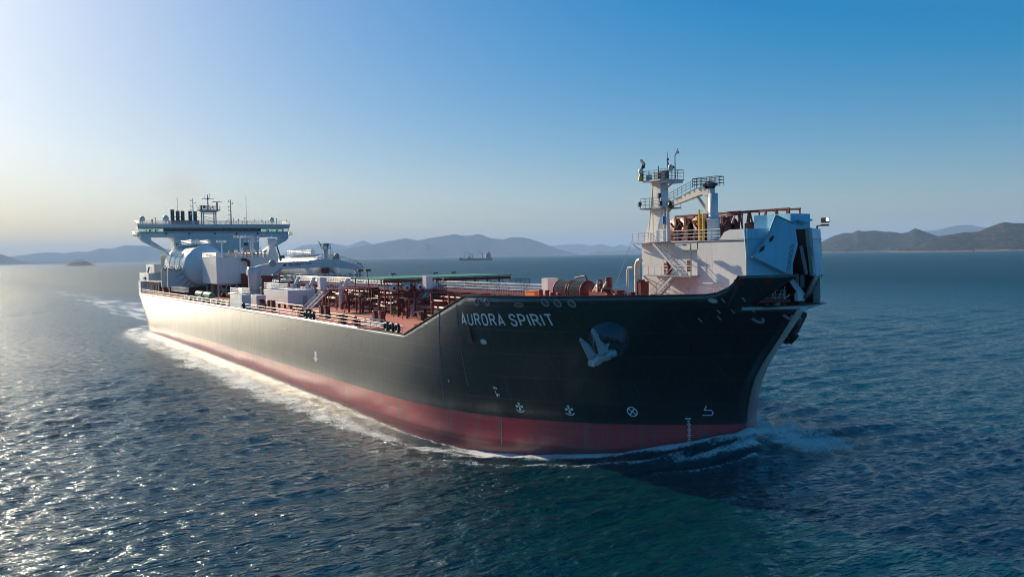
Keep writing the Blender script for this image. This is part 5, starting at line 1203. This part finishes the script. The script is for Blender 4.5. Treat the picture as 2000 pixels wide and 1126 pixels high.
def sea_mat():
    m, t, b = new_mat('sea_water')
    tc = N(t, 'ShaderNodeTexCoord')
    fa_ = N(t, 'ShaderNodeAttribute', attribute_name='foam'); sa = N(t, 'ShaderNodeAttribute', attribute_name='slick')
    def noise(scale, det, rot=25, rg=.55):
        mp = N(t, 'ShaderNodeMapping'); mp.inputs['Scale'].default_value = scale; mp.inputs['Rotation'].default_value = (0,0,R(rot)); t.links.new(tc.outputs['Object'], mp.inputs[0])
        n = N(t, 'ShaderNodeTexNoise', Scale=1.0, Detail=det, Roughness=rg); t.links.new(mp.outputs[0], n.inputs['Vector']); return n.outputs[0]
    a = noise((.85,.34,.6), 3.0, -8); c = noise((2.4,1.0,1.8), 4.0, -20); d = noise((.11,.04,.1), 3.0, 4); e = noise((6.5,3.5,6), 2.0, 10)
    def madd(x, k, y):
        n = N(t, 'ShaderNodeMath', operation='MULTIPLY_ADD'); t.links.new(x, n.inputs[0]); n.inputs[1].default_value = k
        if isinstance(y, (int, float)): n.inputs[2].default_value = y
        else: t.links.new(y, n.inputs[2])
        return n.outputs[0]
    h = madd(a, 1.0, madd(c, .5, madd(e, .12, madd(d, .5, 0.0))))
    fn = noise((3.4,2.4,3), 8.0, 0, .72)
    fx = N(t, 'ShaderNodeMath', operation='MULTIPLY'); t.links.new(fa_.outputs['Fac'], fx.inputs[0]); t.links.new(fn, fx.inputs[1])
    h2 = madd(fx.outputs[0], 1.1, h)
    st = N(t, 'ShaderNodeMath', operation='MULTIPLY_ADD'); t.links.new(sa.outputs['Fac'], st.inputs[0]); st.inputs[1].default_value = -.62; st.inputs[2].default_value = .85
    bp = N(t, 'ShaderNodeBump', Distance=.75); t.links.new(st.outputs[0], bp.inputs['Strength']); t.links.new(h2, bp.inputs['Height']); # unresolved ripples: tilt the normal directly so that far water keeps its roughness
    def nvec(scale, det, rot):
        mp = N(t, 'ShaderNodeMapping'); mp.inputs['Scale'].default_value = scale; mp.inputs['Rotation'].default_value = (0,0,R(rot)); t.links.new(tc.outputs['Object'], mp.inputs[0])
        n = N(t, 'ShaderNodeTexNoise', Scale=1.0, Detail=det, Roughness=.7); t.links.new(mp.outputs[0], n.inputs['Vector'])
        v1 = N(t, 'ShaderNodeVectorMath', operation='SUBTRACT'); t.links.new(n.outputs['Color'], v1.inputs[0]); v1.inputs[1].default_value = (.5,.5,.5)
        v2 = N(t, 'ShaderNodeVectorMath', operation='MULTIPLY'); t.links.new(v1.outputs[0], v2.inputs[0]); v2.inputs[1].default_value = (2.5,1.7,0); return v2.outputs[0]
    nv = nvec((1.6,.65,1), 4.0, -6)
    ks = N(t, 'ShaderNodeMath', operation='MULTIPLY_ADD'); t.links.new(sa.outputs['Fac'], ks.inputs[0]); ks.inputs[1].default_value = -.75; ks.inputs[2].default_value = .8
    vs = N(t, 'ShaderNodeVectorMath', operation='SCALE'); t.links.new(nv, vs.inputs[0]); t.links.new(ks.outputs[0], vs.inputs['Scale'])
    va = N(t, 'ShaderNodeVectorMath', operation='ADD'); t.links.new(bp.outputs[0], va.inputs[0]); t.links.new(vs.outputs[0], va.inputs[1])
    vn = N(t, 'ShaderNodeVectorMath', operation='NORMALIZE'); t.links.new(va.outputs[0], vn.inputs[0]); t.links.new(vn.outputs[0], b.inputs['Normal'])
    # foam breaks up through fine noise
    s2 = N(t, 'ShaderNodeMath', operation='MULTIPLY_ADD'); t.links.new(fn, s2.inputs[0]); s2.inputs[1].default_value = 1.25; t.links.new(fa_.outputs['Fac'], s2.inputs[2])
    fm = ramp(t, s2.outputs[0], 1.05, 1.42) if False else None
    mr = N(t, 'ShaderNodeMapRange'); t.links.new(s2.outputs[0], mr.inputs[0]); mr.inputs[1].default_value = 1.12; mr.inputs[2].default_value = 1.5
    fmask = mr.outputs[0]
    basec = mixrgb(t, fmask, (.0002,.034,.044,1), (.84,.87,.88,1)); t.links.new(basec, b.inputs['Base Color'])
    ca = N(t, 'ShaderNodeAttribute', attribute_name='chop')          # waves finer than the mesh far out count as roughness
    cr = N(t, 'ShaderNodeMapRange'); t.links.new(ca.outputs['Fac'], cr.inputs[0]); cr.inputs[3].default_value = .12; cr.inputs[4].default_value = .46
    cs_ = N(t, 'ShaderNodeMath', operation='MULTIPLY_ADD'); t.links.new(sa.outputs['Fac'], cs_.inputs[0]); cs_.inputs[1].default_value = -.16; t.links.new(cr.outputs[0], cs_.inputs[2])
    rr = N(t, 'ShaderNodeMath', operation='MULTIPLY_ADD', use_clamp=True); t.links.new(fmask, rr.inputs[0]); rr.inputs[1].default_value = .5; t.links.new(cs_.outputs[0], rr.inputs[2]); t.links.new(rr.outputs[0], b.inputs['Roughness'])
    b.inputs['IOR'].default_value = 1.333; b.inputs['Specular IOR Level'].default_value = 1.0; b.inputs['Specular Tint'].default_value = (.28,.78,1,1)
    return m
me.materials.append(sea_mat())
seao = bpy.data.objects.new('sea', me); col.objects.link(seao); tag(seao, kind='structure')

# ------------------------------------------------------------------ faint exhaust over the funnels
mb = MB(); mb.ball((0,0,0), 1.0, 20, 14); sm_, t, b = new_mat('exhaust_smoke'); t.nodes.remove(b)
tc = N(t, 'ShaderNodeTexCoord'); ln = N(t, 'ShaderNodeVectorMath', operation='LENGTH'); t.links.new(tc.outputs['Object'], ln.inputs[0])
ds = N(t, 'ShaderNodeMapRange'); t.links.new(ln.outputs['Value'], ds.inputs[0]); ds.inputs[1].default_value = 1.0; ds.inputs[2].default_value = .1; ds.inputs[3].default_value = 0; ds.inputs[4].default_value = .012
pv = N(t, 'ShaderNodeVolumePrincipled'); pv.inputs['Color'].default_value = (.75,.55,.35,1); t.links.new(ds.outputs[0], pv.inputs['Density']); t.links.new(pv.outputs[0], t.nodes['Material Output'].inputs['Volume'])
smo = mb.build('smoke', sm_); smo.location = (-240,-8,46); smo.scale = (13,11,9); smo.rotation_euler = (0,R(-20),0); tag(smo, kind='stuff')

# ------------------------------------------------------------------ haze over the bay
HAZE = True
if HAZE:
    mb = MB(); mb.box(-34000,34000,-34000,34000,-4.5,560)
    hm_, t, b = new_mat('haze_air'); t.nodes.remove(b)
    pv = N(t, 'ShaderNodeVolumePrincipled'); pv.inputs['Color'].default_value = (.45,.67,1.0,1); pv.inputs['Density'].default_value = 5.8e-5; pv.inputs['Anisotropy'].default_value = .05
    t.links.new(pv.outputs[0], t.nodes['Material Output'].inputs['Volume'])
    hz = mb.build('haze', hm_); tag(hz, kind='stuff')
